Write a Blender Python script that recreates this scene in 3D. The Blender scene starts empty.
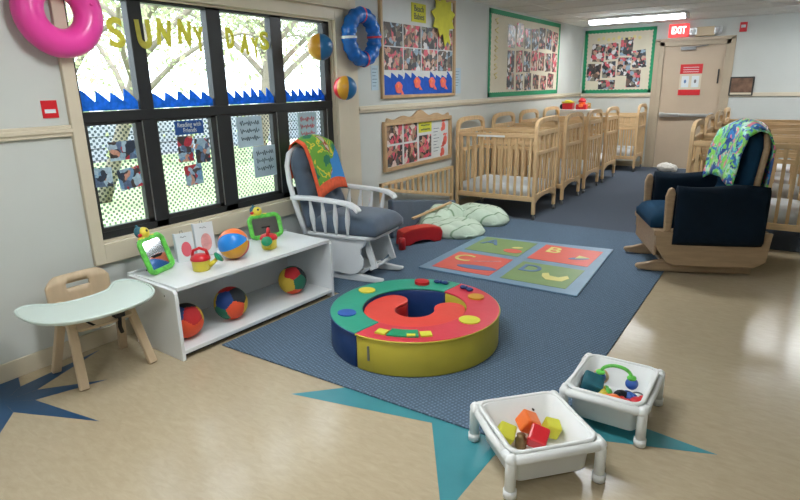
import bpy, bmesh, math, random
from mathutils import Vector, Matrix, noise
random.seed(7)
PI = math.pi
sc = bpy.context.scene
col = sc.collection

# ---------------------------------------------------------------- camera
YAW, PITCH, ROLL, FPX, CAMH = 0.5919, 0.27887, -0.0198, 571.0, 1.45
f0 = Vector((-math.sin(YAW), math.cos(YAW), 0)); r0 = Vector((math.cos(YAW), math.sin(YAW), 0)); u0 = Vector((0, 0, 1))
f1 = f0*math.cos(PITCH) - u0*math.sin(PITCH); u1 = u0*math.cos(PITCH) + f0*math.sin(PITCH)
r2 = r0*math.cos(ROLL) + u1*math.sin(ROLL); u2 = u1*math.cos(ROLL) - r0*math.sin(ROLL)
cd = bpy.data.cameras.new('camera'); cam = bpy.data.objects.new('camera', cd); col.objects.link(cam)
cam.matrix_world = Matrix(((r2.x, u2.x, -f1.x, 0), (r2.y, u2.y, -f1.y, 0), (r2.z, u2.z, -f1.z, CAMH), (0, 0, 0, 1)))
cd.sensor_width = 36; cd.lens = 36*FPX/800; cd.clip_start = 0.05; cd.clip_end = 300
sc.camera = cam

# ---------------------------------------------------------------- world, sun, exposure
WORLD_STRENGTH, SUN_STRENGTH, LAMP_POWER, EXPOSURE = 5.5, 3.5, 13.0, 0.2
wd = bpy.data.worlds.new('sky'); sc.world = wd; wd.use_nodes = True
bg = wd.node_tree.nodes['Background']; bg.inputs[0].default_value = (0.80, 0.91, 1.0, 1); bg.inputs[1].default_value = WORLD_STRENGTH
sl = bpy.data.lights.new('sun', 'SUN'); sl.energy = SUN_STRENGTH; sl.angle = 0.03; sl.color = (1, .95, .85)
so = bpy.data.objects.new('sun', sl); col.objects.link(so)
so.rotation_euler = Vector((0.45, 0.45, 0.9)).to_track_quat('Z', 'Y').to_euler()
pl = bpy.data.lights.new('window_portal', 'AREA'); pl.shape = 'RECTANGLE'; pl.size = 2.2; pl.size_y = 1.4
pl.cycles.is_portal = True
po = bpy.data.objects.new('window_portal', pl); col.objects.link(po)
po.location = (-3.36, 2.78, 1.3); po.rotation_euler = (0, -PI/2, 0)
vs = sc.view_settings
vs.view_transform = 'Standard'; vs.look = 'None'; vs.gamma = 1; vs.use_curve_mapping = False; vs.exposure = EXPOSURE

# ---------------------------------------------------------------- material helpers
def lin(c):
    return tuple(((v/12.92) if v <= .04045 else ((v+.055)/1.055)**2.4) for v in [x/255 for x in c]) + (1,)
def nt(name):
    m = bpy.data.materials.new(name); m.use_nodes = True
    t = m.node_tree; b = t.nodes['Principled BSDF']
    return m, t, b
def N(t, typ, **kw):
    n = t.nodes.new(typ)
    for k, v in kw.items():
        if k.startswith('i_'):
            key = k[2:]; key = int(key) if key.isdigit() else key.replace('_', ' ')
            n.inputs[key].default_value = v
        else: setattr(n, k, v)
    return n
def mat(name, rgb, rough=.6, var=.08, scale=8, bump=0, bscale=60, spec=.5, metal=0, trans=0, coat=0, stretch=None, emit=None, es=0, sheen=0):
    m, t, b = nt(name)
    c = lin(rgb)
    co = N(t, 'ShaderNodeTexCoord'); mp = N(t, 'ShaderNodeMapping')
    if stretch: mp.inputs['Scale'].default_value = stretch
    t.links.new(co.outputs['Object'], mp.inputs[0])
    nz = N(t, 'ShaderNodeTexNoise', i_Scale=scale, i_Detail=4.0); t.links.new(mp.outputs[0], nz.inputs['Vector'])
    rp = N(t, 'ShaderNodeValToRGB'); rp.color_ramp.elements[0].position = .3; rp.color_ramp.elements[1].position = .7
    rp.color_ramp.elements[0].color = tuple(v*(1-var) for v in c[:3]) + (1,)
    rp.color_ramp.elements[1].color = tuple(min(1, v*(1+var)) for v in c[:3]) + (1,)
    t.links.new(nz.outputs[0], rp.inputs[0]); t.links.new(rp.outputs[0], b.inputs['Base Color'])
    b.inputs['Roughness'].default_value = rough; b.inputs['Metallic'].default_value = metal
    b.inputs['Specular IOR Level'].default_value = spec; b.inputs['Transmission Weight'].default_value = trans
    b.inputs['Coat Weight'].default_value = coat; b.inputs['Sheen Weight'].default_value = sheen
    if bump:
        n2 = N(t, 'ShaderNodeTexNoise', i_Scale=bscale, i_Detail=3.0); t.links.new(co.outputs['Object'], n2.inputs['Vector'])
        bp = N(t, 'ShaderNodeBump', i_Strength=bump, i_Distance=.01); t.links.new(n2.outputs[0], bp.inputs['Height']); t.links.new(bp.outputs[0], b.inputs['Normal'])
    if emit:
        b.inputs['Emission Color'].default_value = lin(emit); b.inputs['Emission Strength'].default_value = es
    return m
M = {}
M['wall'] = mat('wall_paint', (196, 200, 196), .75, .02, 3)
M['ceiling'] = mat('ceiling_tile', (224, 224, 220), .9, .015, 40, .08, 200)
M['trim'] = mat('cream_trim', (206, 196, 174), .45, .03, 5)
M['door'] = mat('door_paint', (186, 168, 146), .5, .03, 4)
M['doorframe'] = mat('door_frame_paint', (176, 162, 140), .5, .03, 4)
M['black'] = mat('black_metal', (34, 36, 38), .45, .1, 8)
M['bronze'] = mat('dark_bronze_metal', (46, 46, 46), .4, .1, 8)
M['silver'] = mat('silver_metal', (170, 172, 172), .3, .03, 8, metal=.8)
M['white'] = mat('white_laminate', (224, 228, 230), .35, .02, 4)
M['offwhite'] = mat('plastic_white', (232, 235, 235), .4, .03, 6)
M['whitepaint'] = mat('white_painted_wood', (222, 226, 228), .35, .02, 5)
M['wood'] = mat('maple_wood', (212, 180, 136), .4, .13, 6, stretch=(6, 6, 1))
M['woodx'] = mat('maple_wood_long', (212, 180, 136), .4, .13, 6, stretch=(1, 6, 6))
M['oak'] = mat('oak_wood', (160, 134, 104), .45, .14, 6, stretch=(1, 8, 8))
M['highwood'] = mat('beech_wood', (200, 178, 148), .45, .07, 5, stretch=(5, 5, 1))
M['framewood'] = mat('board_frame_wood', (186, 156, 118), .5, .1, 8)
M['slate'] = mat('slate_blue_fabric', (78, 94, 112), .9, .1, 12, .25, 150, sheen=.3)
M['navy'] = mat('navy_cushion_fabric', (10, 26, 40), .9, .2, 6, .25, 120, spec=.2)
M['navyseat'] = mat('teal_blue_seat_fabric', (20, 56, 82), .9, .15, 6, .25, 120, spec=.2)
M['green'] = mat('green_vinyl', (36, 150, 122), .4, .04, 5, .1, 30)
M['bluepatch'] = mat('blue_patch_vinyl', (44, 88, 170), .4, .1, 12)
M['bluev'] = mat('navy_blue_vinyl', (22, 56, 112), .4, .06, 5, .15, 20)
M['crimson'] = mat('crimson_vinyl', (206, 52, 70), .4, .04, 5, .1, 30)
M['yellowv'] = mat('mustard_yellow_vinyl', (192, 176, 58), .45, .05, 5, .15, 20)
M['redv'] = mat('orange_red_vinyl', (222, 70, 56), .4, .04, 5, .1, 30)
M['darkred'] = mat('red_vinyl', (186, 30, 36), .4, .04, 5, .1, 30)
M['yel'] = mat('yellow_plastic', (224, 206, 66), .35, .03, 5)
M['yelp'] = mat('yellow_paper', (206, 204, 60), .7, .08, 12)
M['redp'] = mat('red_plastic', (204, 34, 44), .3, .03, 5)
M['orange'] = mat('orange_plastic', (244, 120, 50), .3, .03, 5)
M['blueb'] = mat('bright_blue_plastic', (36, 136, 226), .3, .03, 5)
M['greenp'] = mat('green_plastic', (26, 144, 98), .35, .03, 5)
M['lime'] = mat('lime_green_plastic', (100, 200, 80), .4, .3, 45)
M['teal'] = mat('teal_block', (30, 96, 112), .5, .15, 30)
M['pinkv'] = mat('pink_vinyl', (232, 70, 164), .3, .03, 5, trans=.0)
M['bluevin'] = mat('blue_ruffled_vinyl', (24, 104, 190), .25, .25, 14, .2, 20)
M['gold'] = mat('mustard_ball_vinyl', (206, 150, 44), .3, .03, 5)
M['ballblue'] = mat('steel_blue_vinyl', (34, 104, 158), .3, .03, 5)
M['pq_black'] = mat('black_patch_cloth', (32, 38, 44), .7, .1, 10)
M['pq_blue'] = mat('blue_patch_cloth', (26, 62, 128), .7, .1, 10)
M['pq_red'] = mat('red_patch_cloth', (194, 36, 42), .7, .1, 10)
M['pq_orange'] = mat('orange_patch_cloth', (226, 84, 46), .7, .1, 10)
M['pq_yellow'] = mat('yellow_patch_cloth', (208, 176, 60), .7, .1, 10)
M['pq_green'] = mat('green_patch_cloth', (36, 110, 84), .7, .1, 10)
M['wave'] = mat('blue_wave_paper', (30, 112, 220), .7, .15, 25)
M['boardblue'] = mat('blue_board_paper', (20, 84, 184), .8, .12, 25)
M['fish'] = mat('coral_fish_paper', (236, 110, 96), .7, .1, 30)
M['paper'] = mat('white_paper', (214, 222, 226), .8, .03, 10)
M['bluepaper'] = mat('pale_blue_paper', (176, 200, 214), .8, .03, 10)
M['signnavy'] = mat('navy_sign_paper', (24, 74, 142), .7, .05, 10)
M['boardwhite'] = mat('board_backing_white', (208, 212, 212), .85, .03, 5)
M['boardcream'] = mat('board_backing_cream', (212, 206, 186), .85, .08, 2)
M['border'] = mat('green_border_paper', (30, 146, 100), .7, .06, 20)
M['ink'] = mat('dark_ink', (64, 84, 96), .8, .05, 10)
M['redink'] = mat('red_ink', (214, 96, 110), .8, .05, 10)
M['yelfade'] = mat('faded_yellow_lettering', (220, 208, 150), .8, .1, 10)
M['mattress'] = mat('white_crib_sheet', (222, 228, 234), .8, .03, 6, .1, 15)
M['mattside'] = M['mattress']
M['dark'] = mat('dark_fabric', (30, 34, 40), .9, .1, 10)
M['strap'] = mat('black_strap', (36, 34, 34), .8, .1, 10)
M['tray'] = mat('pale_tray_plastic', (206, 222, 216), .25, .02, 4)
M['letter'] = mat('yellow_letter_foam', (200, 196, 70), .7, .1, 40)
M['beige'] = mat('emergency_lamp_case', (196, 178, 146), .5, .03, 6)
M['lens'] = mat('clear_lamp_lens', (200, 206, 208), .15, .05, 20)
M['lampwhite'] = mat('fluorescent_diffuser', (255, 255, 255), .5, 0, 4, emit=(240, 248, 255), es=24)
M['exitred'] = mat('lit_exit_sign_red', (220, 60, 60), .5, 0, 4, emit=(236, 70, 70), es=.9)
M['exitwhite'] = mat('lit_exit_letters', (255, 255, 255), .5, 0, 4, emit=(255, 240, 235), es=2.0)
M['concrete'] = mat('pale_concrete', (210, 205, 196), .9, .06, 2)
M['asphalt'] = mat('grey_asphalt', (140, 138, 140), .9, .1, 2)
M['lawn'] = mat('lawn_grass', (136, 150, 110), .95, .3, 1.2, .3, 40)
M['bark'] = mat('tree_bark', (128, 118, 104), .9, .2, 6, .4, 30)
M['stone'] = mat('grey_wall_block', (140, 144, 150), .9, .12, 3)
M['caster'] = mat('caster_grey', (120, 122, 124), .4, .05, 8, metal=.4)
M['fluffy'] = mat('white_plush_fur', (228, 224, 216), .95, .1, 60, .8, 120, sheen=.5)
M['brownjar'] = mat('bronze_jar', (120, 96, 58), .35, .3, 30, metal=.3)
M['mirror'] = mat('toy_mirror', (180, 186, 192), .06, .02, 4, metal=.95)
M['pinkskin'] = mat('printed_pink', (220, 160, 160), .7, .2, 20)
M['mutedpic'] = mat('brown_picture_print', (112, 84, 66), .6, .4, 12)

def leaf(name, rgb):
    m, t, b = nt(name)
    inf = N(t, 'ShaderNodeTexCoord'); nz = N(t, 'ShaderNodeTexNoise', i_Scale=1.6, i_Detail=3.0)
    t.links.new(inf.outputs['Object'], nz.inputs['Vector'])
    c = lin(rgb); rp = N(t, 'ShaderNodeValToRGB')
    rp.color_ramp.elements[0].position = .35; rp.color_ramp.elements[1].position = .65
    rp.color_ramp.elements[0].color = tuple(v*.6 for v in c[:3]) + (1,); rp.color_ramp.elements[1].color = tuple(min(1, v*1.4) for v in c[:3]) + (1,)
    t.links.new(nz.outputs[0], rp.inputs[0])
    df = N(t, 'ShaderNodeBsdfDiffuse'); tr = N(t, 'ShaderNodeBsdfTranslucent'); mx = N(t, 'ShaderNodeMixShader'); mx.inputs[0].default_value = .5
    t.links.new(rp.outputs[0], df.inputs[0]); t.links.new(rp.outputs[0], tr.inputs[0])
    t.links.new(df.outputs[0], mx.inputs[1]); t.links.new(tr.outputs[0], mx.inputs[2])
    t.links.new(mx.outputs[0], t.nodes['Material Output'].inputs[0])
    return m
def backlit(name, rgb, k=.5, var=.1):
    m, t, b = nt(name); c = lin(rgb)
    co = N(t, 'ShaderNodeTexCoord'); nz = N(t, 'ShaderNodeTexNoise', i_Scale=30.0, i_Detail=3.0); t.links.new(co.outputs['Object'], nz.inputs['Vector'])
    rp = N(t, 'ShaderNodeValToRGB'); rp.color_ramp.elements[0].position = .3; rp.color_ramp.elements[1].position = .7
    rp.color_ramp.elements[0].color = tuple(v*(1-var) for v in c[:3]) + (1,); rp.color_ramp.elements[1].color = tuple(min(1, v*(1+var)) for v in c[:3]) + (1,)
    t.links.new(nz.outputs[0], rp.inputs[0])
    df = N(t, 'ShaderNodeBsdfDiffuse'); tr = N(t, 'ShaderNodeBsdfTranslucent'); mx = N(t, 'ShaderNodeMixShader'); mx.inputs[0].default_value = k
    t.links.new(rp.outputs[0], df.inputs[0]); t.links.new(rp.outputs[0], tr.inputs[0]); t.links.new(df.outputs[0], mx.inputs[1]); t.links.new(tr.outputs[0], mx.inputs[2])
    t.links.new(mx.outputs[0], t.nodes['Material Output'].inputs[0]); return m
M['letter'] = backlit('yellow_tissue_letter', (208, 202, 104), .45); M['wave'] = backlit('blue_wave_paper', (52, 132, 224), .35, .25)
M['leaf'] = leaf('pale_green_leaves', (166, 176, 132)); M['leaf2'] = leaf('grey_green_leaves', (158, 162, 140)); M['leaf3'] = leaf('hedge_leaves', (140, 176, 96))

def glass():
    m, t, b = nt('window_glass')
    tr = N(t, 'ShaderNodeBsdfTransparent'); tr.inputs[0].default_value = (.97, .98, .98, 1)
    gl = N(t, 'ShaderNodeBsdfGlossy'); gl.inputs['Roughness'].default_value = .02
    fr = N(t, 'ShaderNodeFresnel'); mx = N(t, 'ShaderNodeMixShader'); ge = N(t, 'ShaderNodeNewGeometry'); io = N(t, 'ShaderNodeMapRange')
    io.inputs['To Min'].default_value = 1.45; io.inputs['To Max'].default_value = 1/1.45; t.links.new(ge.outputs['Backfacing'], io.inputs['Value']); t.links.new(io.outputs[0], fr.inputs['IOR'])
    t.links.new(fr.outputs[0], mx.inputs[0]); t.links.new(tr.outputs[0], mx.inputs[1]); t.links.new(gl.outputs[0], mx.inputs[2])
    t.links.new(mx.outputs[0], t.nodes['Material Output'].inputs[0]); return m
M['glass'] = glass()
def screen():      # perforated shade film: staggered dots
    m, t, b = nt('perforated_film')
    co = N(t, 'ShaderNodeTexCoord'); sp = N(t, 'ShaderNodeSeparateXYZ'); t.links.new(co.outputs['Object'], sp.inputs[0])
    def sn(out, k):
        a = N(t, 'ShaderNodeMath', operation='MULTIPLY'); a.inputs[1].default_value = k; t.links.new(out, a.inputs[0])
        s = N(t, 'ShaderNodeMath', operation='SINE'); t.links.new(a.outputs[0], s.inputs[0]); return s
    s1 = sn(sp.outputs[0], 2*PI/.034); s2 = sn(sp.outputs[2], 2*PI/.034)
    mu = N(t, 'ShaderNodeMath', operation='MULTIPLY'); t.links.new(s1.outputs[0], mu.inputs[0]); t.links.new(s2.outputs[0], mu.inputs[1])
    gt = N(t, 'ShaderNodeMath', operation='GREATER_THAN'); gt.inputs[1].default_value = .12; t.links.new(mu.outputs[0], gt.inputs[0])
    tr = N(t, 'ShaderNodeBsdfTransparent'); t2 = N(t, 'ShaderNodeBsdfTransparent'); t2.inputs[0].default_value = (.30, .36, .38, 1)
    df = N(t, 'ShaderNodeBsdfDiffuse'); df.inputs[0].default_value = lin((70, 90, 96))
    m2 = N(t, 'ShaderNodeMixShader'); m2.inputs[0].default_value = .35
    t.links.new(t2.outputs[0], m2.inputs[1]); t.links.new(df.outputs[0], m2.inputs[2])
    mx = N(t, 'ShaderNodeMixShader'); t.links.new(gt.outputs[0], mx.inputs[0])
    t.links.new(tr.outputs[0], mx.inputs[1]); t.links.new(m2.outputs[0], mx.inputs[2])
    t.links.new(mx.outputs[0], t.nodes['Material Output'].inputs[0]); return m
M['screen'] = screen()
def photo_mat(name, pal, scale=22, rnd=True, dist=.05):
    """a print seen from afar: soft patches of clothing, hair, skin and background"""
    m, t, b = nt(name)
    co = N(t, 'ShaderNodeTexCoord'); oi = N(t, 'ShaderNodeObjectInfo')
    mu = N(t, 'ShaderNodeMath', operation='MULTIPLY'); mu.inputs[1].default_value = 57.0; t.links.new(oi.outputs['Random'], mu.inputs[0])
    nz = N(t, 'ShaderNodeTexNoise', noise_dimensions='4D', i_Scale=12.0, i_Detail=2.0); t.links.new(co.outputs['Object'], nz.inputs['Vector']); t.links.new(mu.outputs[0], nz.inputs['W'])
    sb = N(t, 'ShaderNodeVectorMath', operation='SUBTRACT'); sb.inputs[1].default_value = (.5, .5, .5); t.links.new(nz.outputs['Color'], sb.inputs[0])
    sc_ = N(t, 'ShaderNodeVectorMath', operation='SCALE'); sc_.inputs['Scale'].default_value = dist*2; t.links.new(sb.outputs[0], sc_.inputs[0])
    ad = N(t, 'ShaderNodeVectorMath', operation='ADD'); t.links.new(co.outputs['Object'], ad.inputs[0]); t.links.new(sc_.outputs[0], ad.inputs[1])
    vo = N(t, 'ShaderNodeTexVoronoi', voronoi_dimensions='4D', i_Scale=scale); vo.inputs['Randomness'].default_value = 1; t.links.new(ad.outputs[0], vo.inputs['Vector']); t.links.new(mu.outputs[0], vo.inputs['W'])
    sp = N(t, 'ShaderNodeSeparateColor'); t.links.new(vo.outputs['Color'], sp.inputs[0])
    rp = N(t, 'ShaderNodeValToRGB'); rp.color_ramp.interpolation = 'CONSTANT'; el = rp.color_ramp.elements; n = len(pal)
    el[0].position = 0; el[0].color = lin(pal[0]); el[1].position = 1/n; el[1].color = lin(pal[1])
    for i in range(2, n): e = el.new(i/n); e.color = lin(pal[i])
    t.links.new(sp.outputs[0], rp.inputs[0])
    n2 = N(t, 'ShaderNodeTexNoise', i_Scale=60.0, i_Detail=2.0); t.links.new(co.outputs['Object'], n2.inputs['Vector'])
    mx = N(t, 'ShaderNodeMixRGB', blend_type='OVERLAY'); mx.inputs[0].default_value = .5; t.links.new(rp.outputs[0], mx.inputs[1]); t.links.new(n2.outputs[0], mx.inputs[2])
    t.links.new(mx.outputs[0], b.inputs['Base Color']); b.inputs['Roughness'].default_value = .4; return m
M['photoA'] = photo_mat('photo_print', [(50, 44, 46), (96, 74, 62), (186, 140, 118), (206, 84, 104), (66, 60, 62), (150, 124, 100), (214, 196, 188), (84, 88, 92), (214, 90, 110)], 22)
M['photoB'] = photo_mat('photo_print_cool', [(44, 46, 52), (74, 66, 64), (190, 154, 136), (60, 66, 76), (140, 164, 184), (104, 88, 78), (206, 92, 104), (216, 216, 218), (52, 50, 54), (130, 130, 118)], 18)
M['photoC'] = photo_mat('photo_print_blue', [(50, 60, 76), (110, 150, 186), (170, 196, 212), (70, 62, 62), (200, 150, 130), (176, 50, 66), (90, 110, 140), (150, 180, 200)], 24)

def carpet(name, rgb, ang=0.0, pitch=.03, var=.5):
    m, t, b = nt(name); c = lin(rgb)
    co = N(t, 'ShaderNodeTexCoord'); mp = N(t, 'ShaderNodeMapping'); mp.inputs['Rotation'].default_value = (0, 0, ang)
    t.links.new(co.outputs['Object'], mp.inputs[0])
    wv = N(t, 'ShaderNodeTexWave', i_Scale=1/pitch/3.14, i_Distortion=1.5, i_Detail=2.0); wv.inputs['Detail Scale'].default_value = 6
    t.links.new(mp.outputs[0], wv.inputs['Vector'])
    w2 = N(t, 'ShaderNodeTexWave', bands_direction='Y', i_Scale=1/pitch/3.14, i_Distortion=1.5, i_Detail=2.0); t.links.new(mp.outputs[0], w2.inputs['Vector'])
    wm = N(t, 'ShaderNodeMath', operation='MULTIPLY'); t.links.new(wv.outputs[0], wm.inputs[0]); t.links.new(w2.outputs[0], wm.inputs[1])
    nz = N(t, 'ShaderNodeTexNoise', i_Scale=160.0, i_Detail=2.0); t.links.new(co.outputs['Object'], nz.inputs['Vector'])
    ad = N(t, 'ShaderNodeMixRGB', blend_type='MULTIPLY'); ad.inputs[0].default_value = .6
    rp = N(t, 'ShaderNodeValToRGB'); rp.color_ramp.elements[0].color = tuple(v*(1-var) for v in c[:3]) + (1,); rp.color_ramp.elements[1].color = tuple(min(1, v*(1+var*.8)) for v in c[:3]) + (1,)
    t.links.new(wm.outputs[0], rp.inputs[0])
    r2_ = N(t, 'ShaderNodeValToRGB'); r2_.color_ramp.elements[0].position = .3; r2_.color_ramp.elements[1].position = .7; r2_.color_ramp.elements[0].color = (.55, .55, .55, 1)
    t.links.new(nz.outputs[0], r2_.inputs[0]); t.links.new(rp.outputs[0], ad.inputs[1]); t.links.new(r2_.outputs[0], ad.inputs[2])
    t.links.new(ad.outputs[0], b.inputs['Base Color']); b.inputs['Roughness'].default_value = .95; b.inputs['Specular IOR Level'].default_value = .2
    bp = N(t, 'ShaderNodeBump', i_Strength=.5, i_Distance=.004); t.links.new(wv.outputs[0], bp.inputs['Height']); t.links.new(bp.outputs[0], b.inputs['Normal'])
    return m
M['rug'] = carpet('ribbed_blue_carpet', (108, 130, 152), .35, .020, .35)
M['carpet'] = carpet('grey_blue_carpet', (92, 102, 116), 0, .01, .15)
M['mat'] = mat('play_mat_blue_vinyl', (116, 150, 176), .35, .06, 6, .1, 8)
M['matred'] = mat('play_mat_red_vinyl', (222, 98, 88), .35, .04, 6, .1, 8)
M['matgreen'] = mat('play_mat_green_vinyl', (124, 154, 100), .35, .05, 6, .1, 8)
M['matyellow'] = mat('play_mat_yellow_print', (222, 214, 132), .35, .04, 6)
M['matblue'] = mat('play_mat_blue_print', (88, 124, 170), .35, .04, 6)
def floor_mat():
    m, t, b = nt('marbled_linoleum')
    co = N(t, 'ShaderNodeTexCoord'); mp = N(t, 'ShaderNodeMapping'); mp.inputs['Scale'].default_value = (1, 3, 1); mp.inputs['Rotation'].default_value = (0, 0, .5)
    t.links.new(co.outputs['Object'], mp.inputs[0])
    nz = N(t, 'ShaderNodeTexNoise', i_Scale=14.0, i_Detail=8.0, i_Roughness=.7, i_Distortion=.6); t.links.new(mp.outputs[0], nz.inputs['Vector'])
    rp = N(t, 'ShaderNodeValToRGB'); e = rp.color_ramp.elements
    e[0].position = .3; e[0].color = lin((174, 159, 132)); e[1].position = .72; e[1].color = lin((188, 173, 146))
    t.links.new(nz.outputs[0], rp.inputs[0]); t.links.new(rp.outputs[0], b.inputs['Base Color'])
    b.inputs['Roughness'].default_value = .2; b.inputs['Specular IOR Level'].default_value = .5
    n2 = N(t, 'ShaderNodeTexNoise', i_Scale=3.0, i_Detail=2.0); t.links.new(co.outputs['Object'], n2.inputs['Vector'])
    bp = N(t, 'ShaderNodeBump', i_Strength=.03, i_Distance=.02); t.links.new(n2.outputs[0], bp.inputs['Height']); t.links.new(bp.outputs[0], b.inputs['Normal'])
    return m
M['floor'] = floor_mat()
M['tealfloor'] = mat('teal_linoleum', (62, 138, 148), .28, .06, 8)
M['navyfloor'] = mat('navy_linoleum', (24, 72, 112), .28, .06, 8)
def comforter():
    m, t, b = nt('sage_green_comforter')
    co = N(t, 'ShaderNodeTexCoord'); wv = N(t, 'ShaderNodeTexWave', i_Scale=2.6, i_Distortion=5.0, i_Detail=1.0); wv.inputs['Detail Scale'].default_value = 1.2
    mp = N(t, 'ShaderNodeMapping'); mp.inputs['Rotation'].default_value = (0, 0, .6)
    t.links.new(co.outputs['Object'], mp.inputs[0]); t.links.new(mp.outputs[0], wv.inputs['Vector'])
    rp = N(t, 'ShaderNodeValToRGB'); e = rp.color_ramp.elements; e[0].position = .01; e[0].color = lin((132, 164, 132)); e[1].position = .05; e[1].color = lin((202, 220, 202))
    t.links.new(wv.outputs[0], rp.inputs[0]); t.links.new(rp.outputs[0], b.inputs['Base Color'])
    b.inputs['Roughness'].default_value = .9
    n2 = N(t, 'ShaderNodeTexNoise', i_Scale=9.0, i_Detail=3.0); t.links.new(co.outputs['Object'], n2.inputs['Vector'])
    bp = N(t, 'ShaderNodeBump', i_Strength=.4, i_Distance=.03); t.links.new(n2.outputs[0], bp.inputs['Height']); t.links.new(bp.outputs[0], b.inputs['Normal'])
    return m
M['comforter'] = comforter()
def blanket_mat():
    m, t, b = nt('printed_play_blanket')
    co = N(t, 'ShaderNodeTexCoord'); uv = N(t, 'ShaderNodeSeparateXYZ'); t.links.new(co.outputs['Generated'], uv.inputs[0])
    nz = N(t, 'ShaderNodeTexNoise', i_Scale=9.0, i_Detail=2.0); t.links.new(co.outputs['Object'], nz.inputs['Vector'])
    rp = N(t, 'ShaderNodeValToRGB'); rp.color_ramp.interpolation = 'CONSTANT'; el = rp.color_ramp.elements
    el[0].position = 0; el[0].color = lin((40, 120, 90)); el[1].position = .42; el[1].color = lin((106, 166, 60))
    for p, c in ((.57, (220, 206, 60)), (.605, (96, 170, 80)), (.66, (170, 70, 40)), (.70, (200, 190, 170))):
        e = el.new(p); e.color = lin(c)
    t.links.new(nz.outputs[0], rp.inputs[0])
    # lake in the lower far corner
    a = N(t, 'ShaderNodeMath', operation='SUBTRACT'); t.links.new(uv.outputs[1], a.inputs[0]); t.links.new(uv.outputs[2], a.inputs[1])
    a2 = N(t, 'ShaderNodeMath', operation='ADD'); t.links.new(a.outputs[0], a2.inputs[0])
    n3 = N(t, 'ShaderNodeTexNoise', i_Scale=5.0); t.links.new(co.outputs['Object'], n3.inputs['Vector'])
    s3 = N(t, 'ShaderNodeMath', operation='MULTIPLY'); s3.inputs[1].default_value = .6; t.links.new(n3.outputs[0], s3.inputs[0]); t.links.new(s3.outputs[0], a2.inputs[1])
    g = N(t, 'ShaderNodeMath', operation='GREATER_THAN'); g.inputs[1].default_value = .42; t.links.new(a2.outputs[0], g.inputs[0])
    mx = N(t, 'ShaderNodeMixRGB'); mx.inputs[2].default_value = lin((58, 140, 210)); t.links.new(g.outputs[0], mx.inputs[0]); t.links.new(rp.outputs[0], mx.inputs[1])
    t.links.new(mx.outputs[0], b.inputs['Base Color']); b.inputs['Roughness'].default_value = .85
    return m
M['blanket'] = blanket_mat()
M['blankborder'] = mat('orange_blanket_border', (232, 96, 56), .8, .15, 30)
M['throw'] = photo_mat('tie_dye_throw', [(30, 70, 140), (50, 130, 200), (110, 200, 190), (130, 206, 90), (180, 220, 190), (40, 90, 160), (230, 130, 150), (100, 200, 100), (150, 220, 120)], 24, dist=.12)

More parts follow.
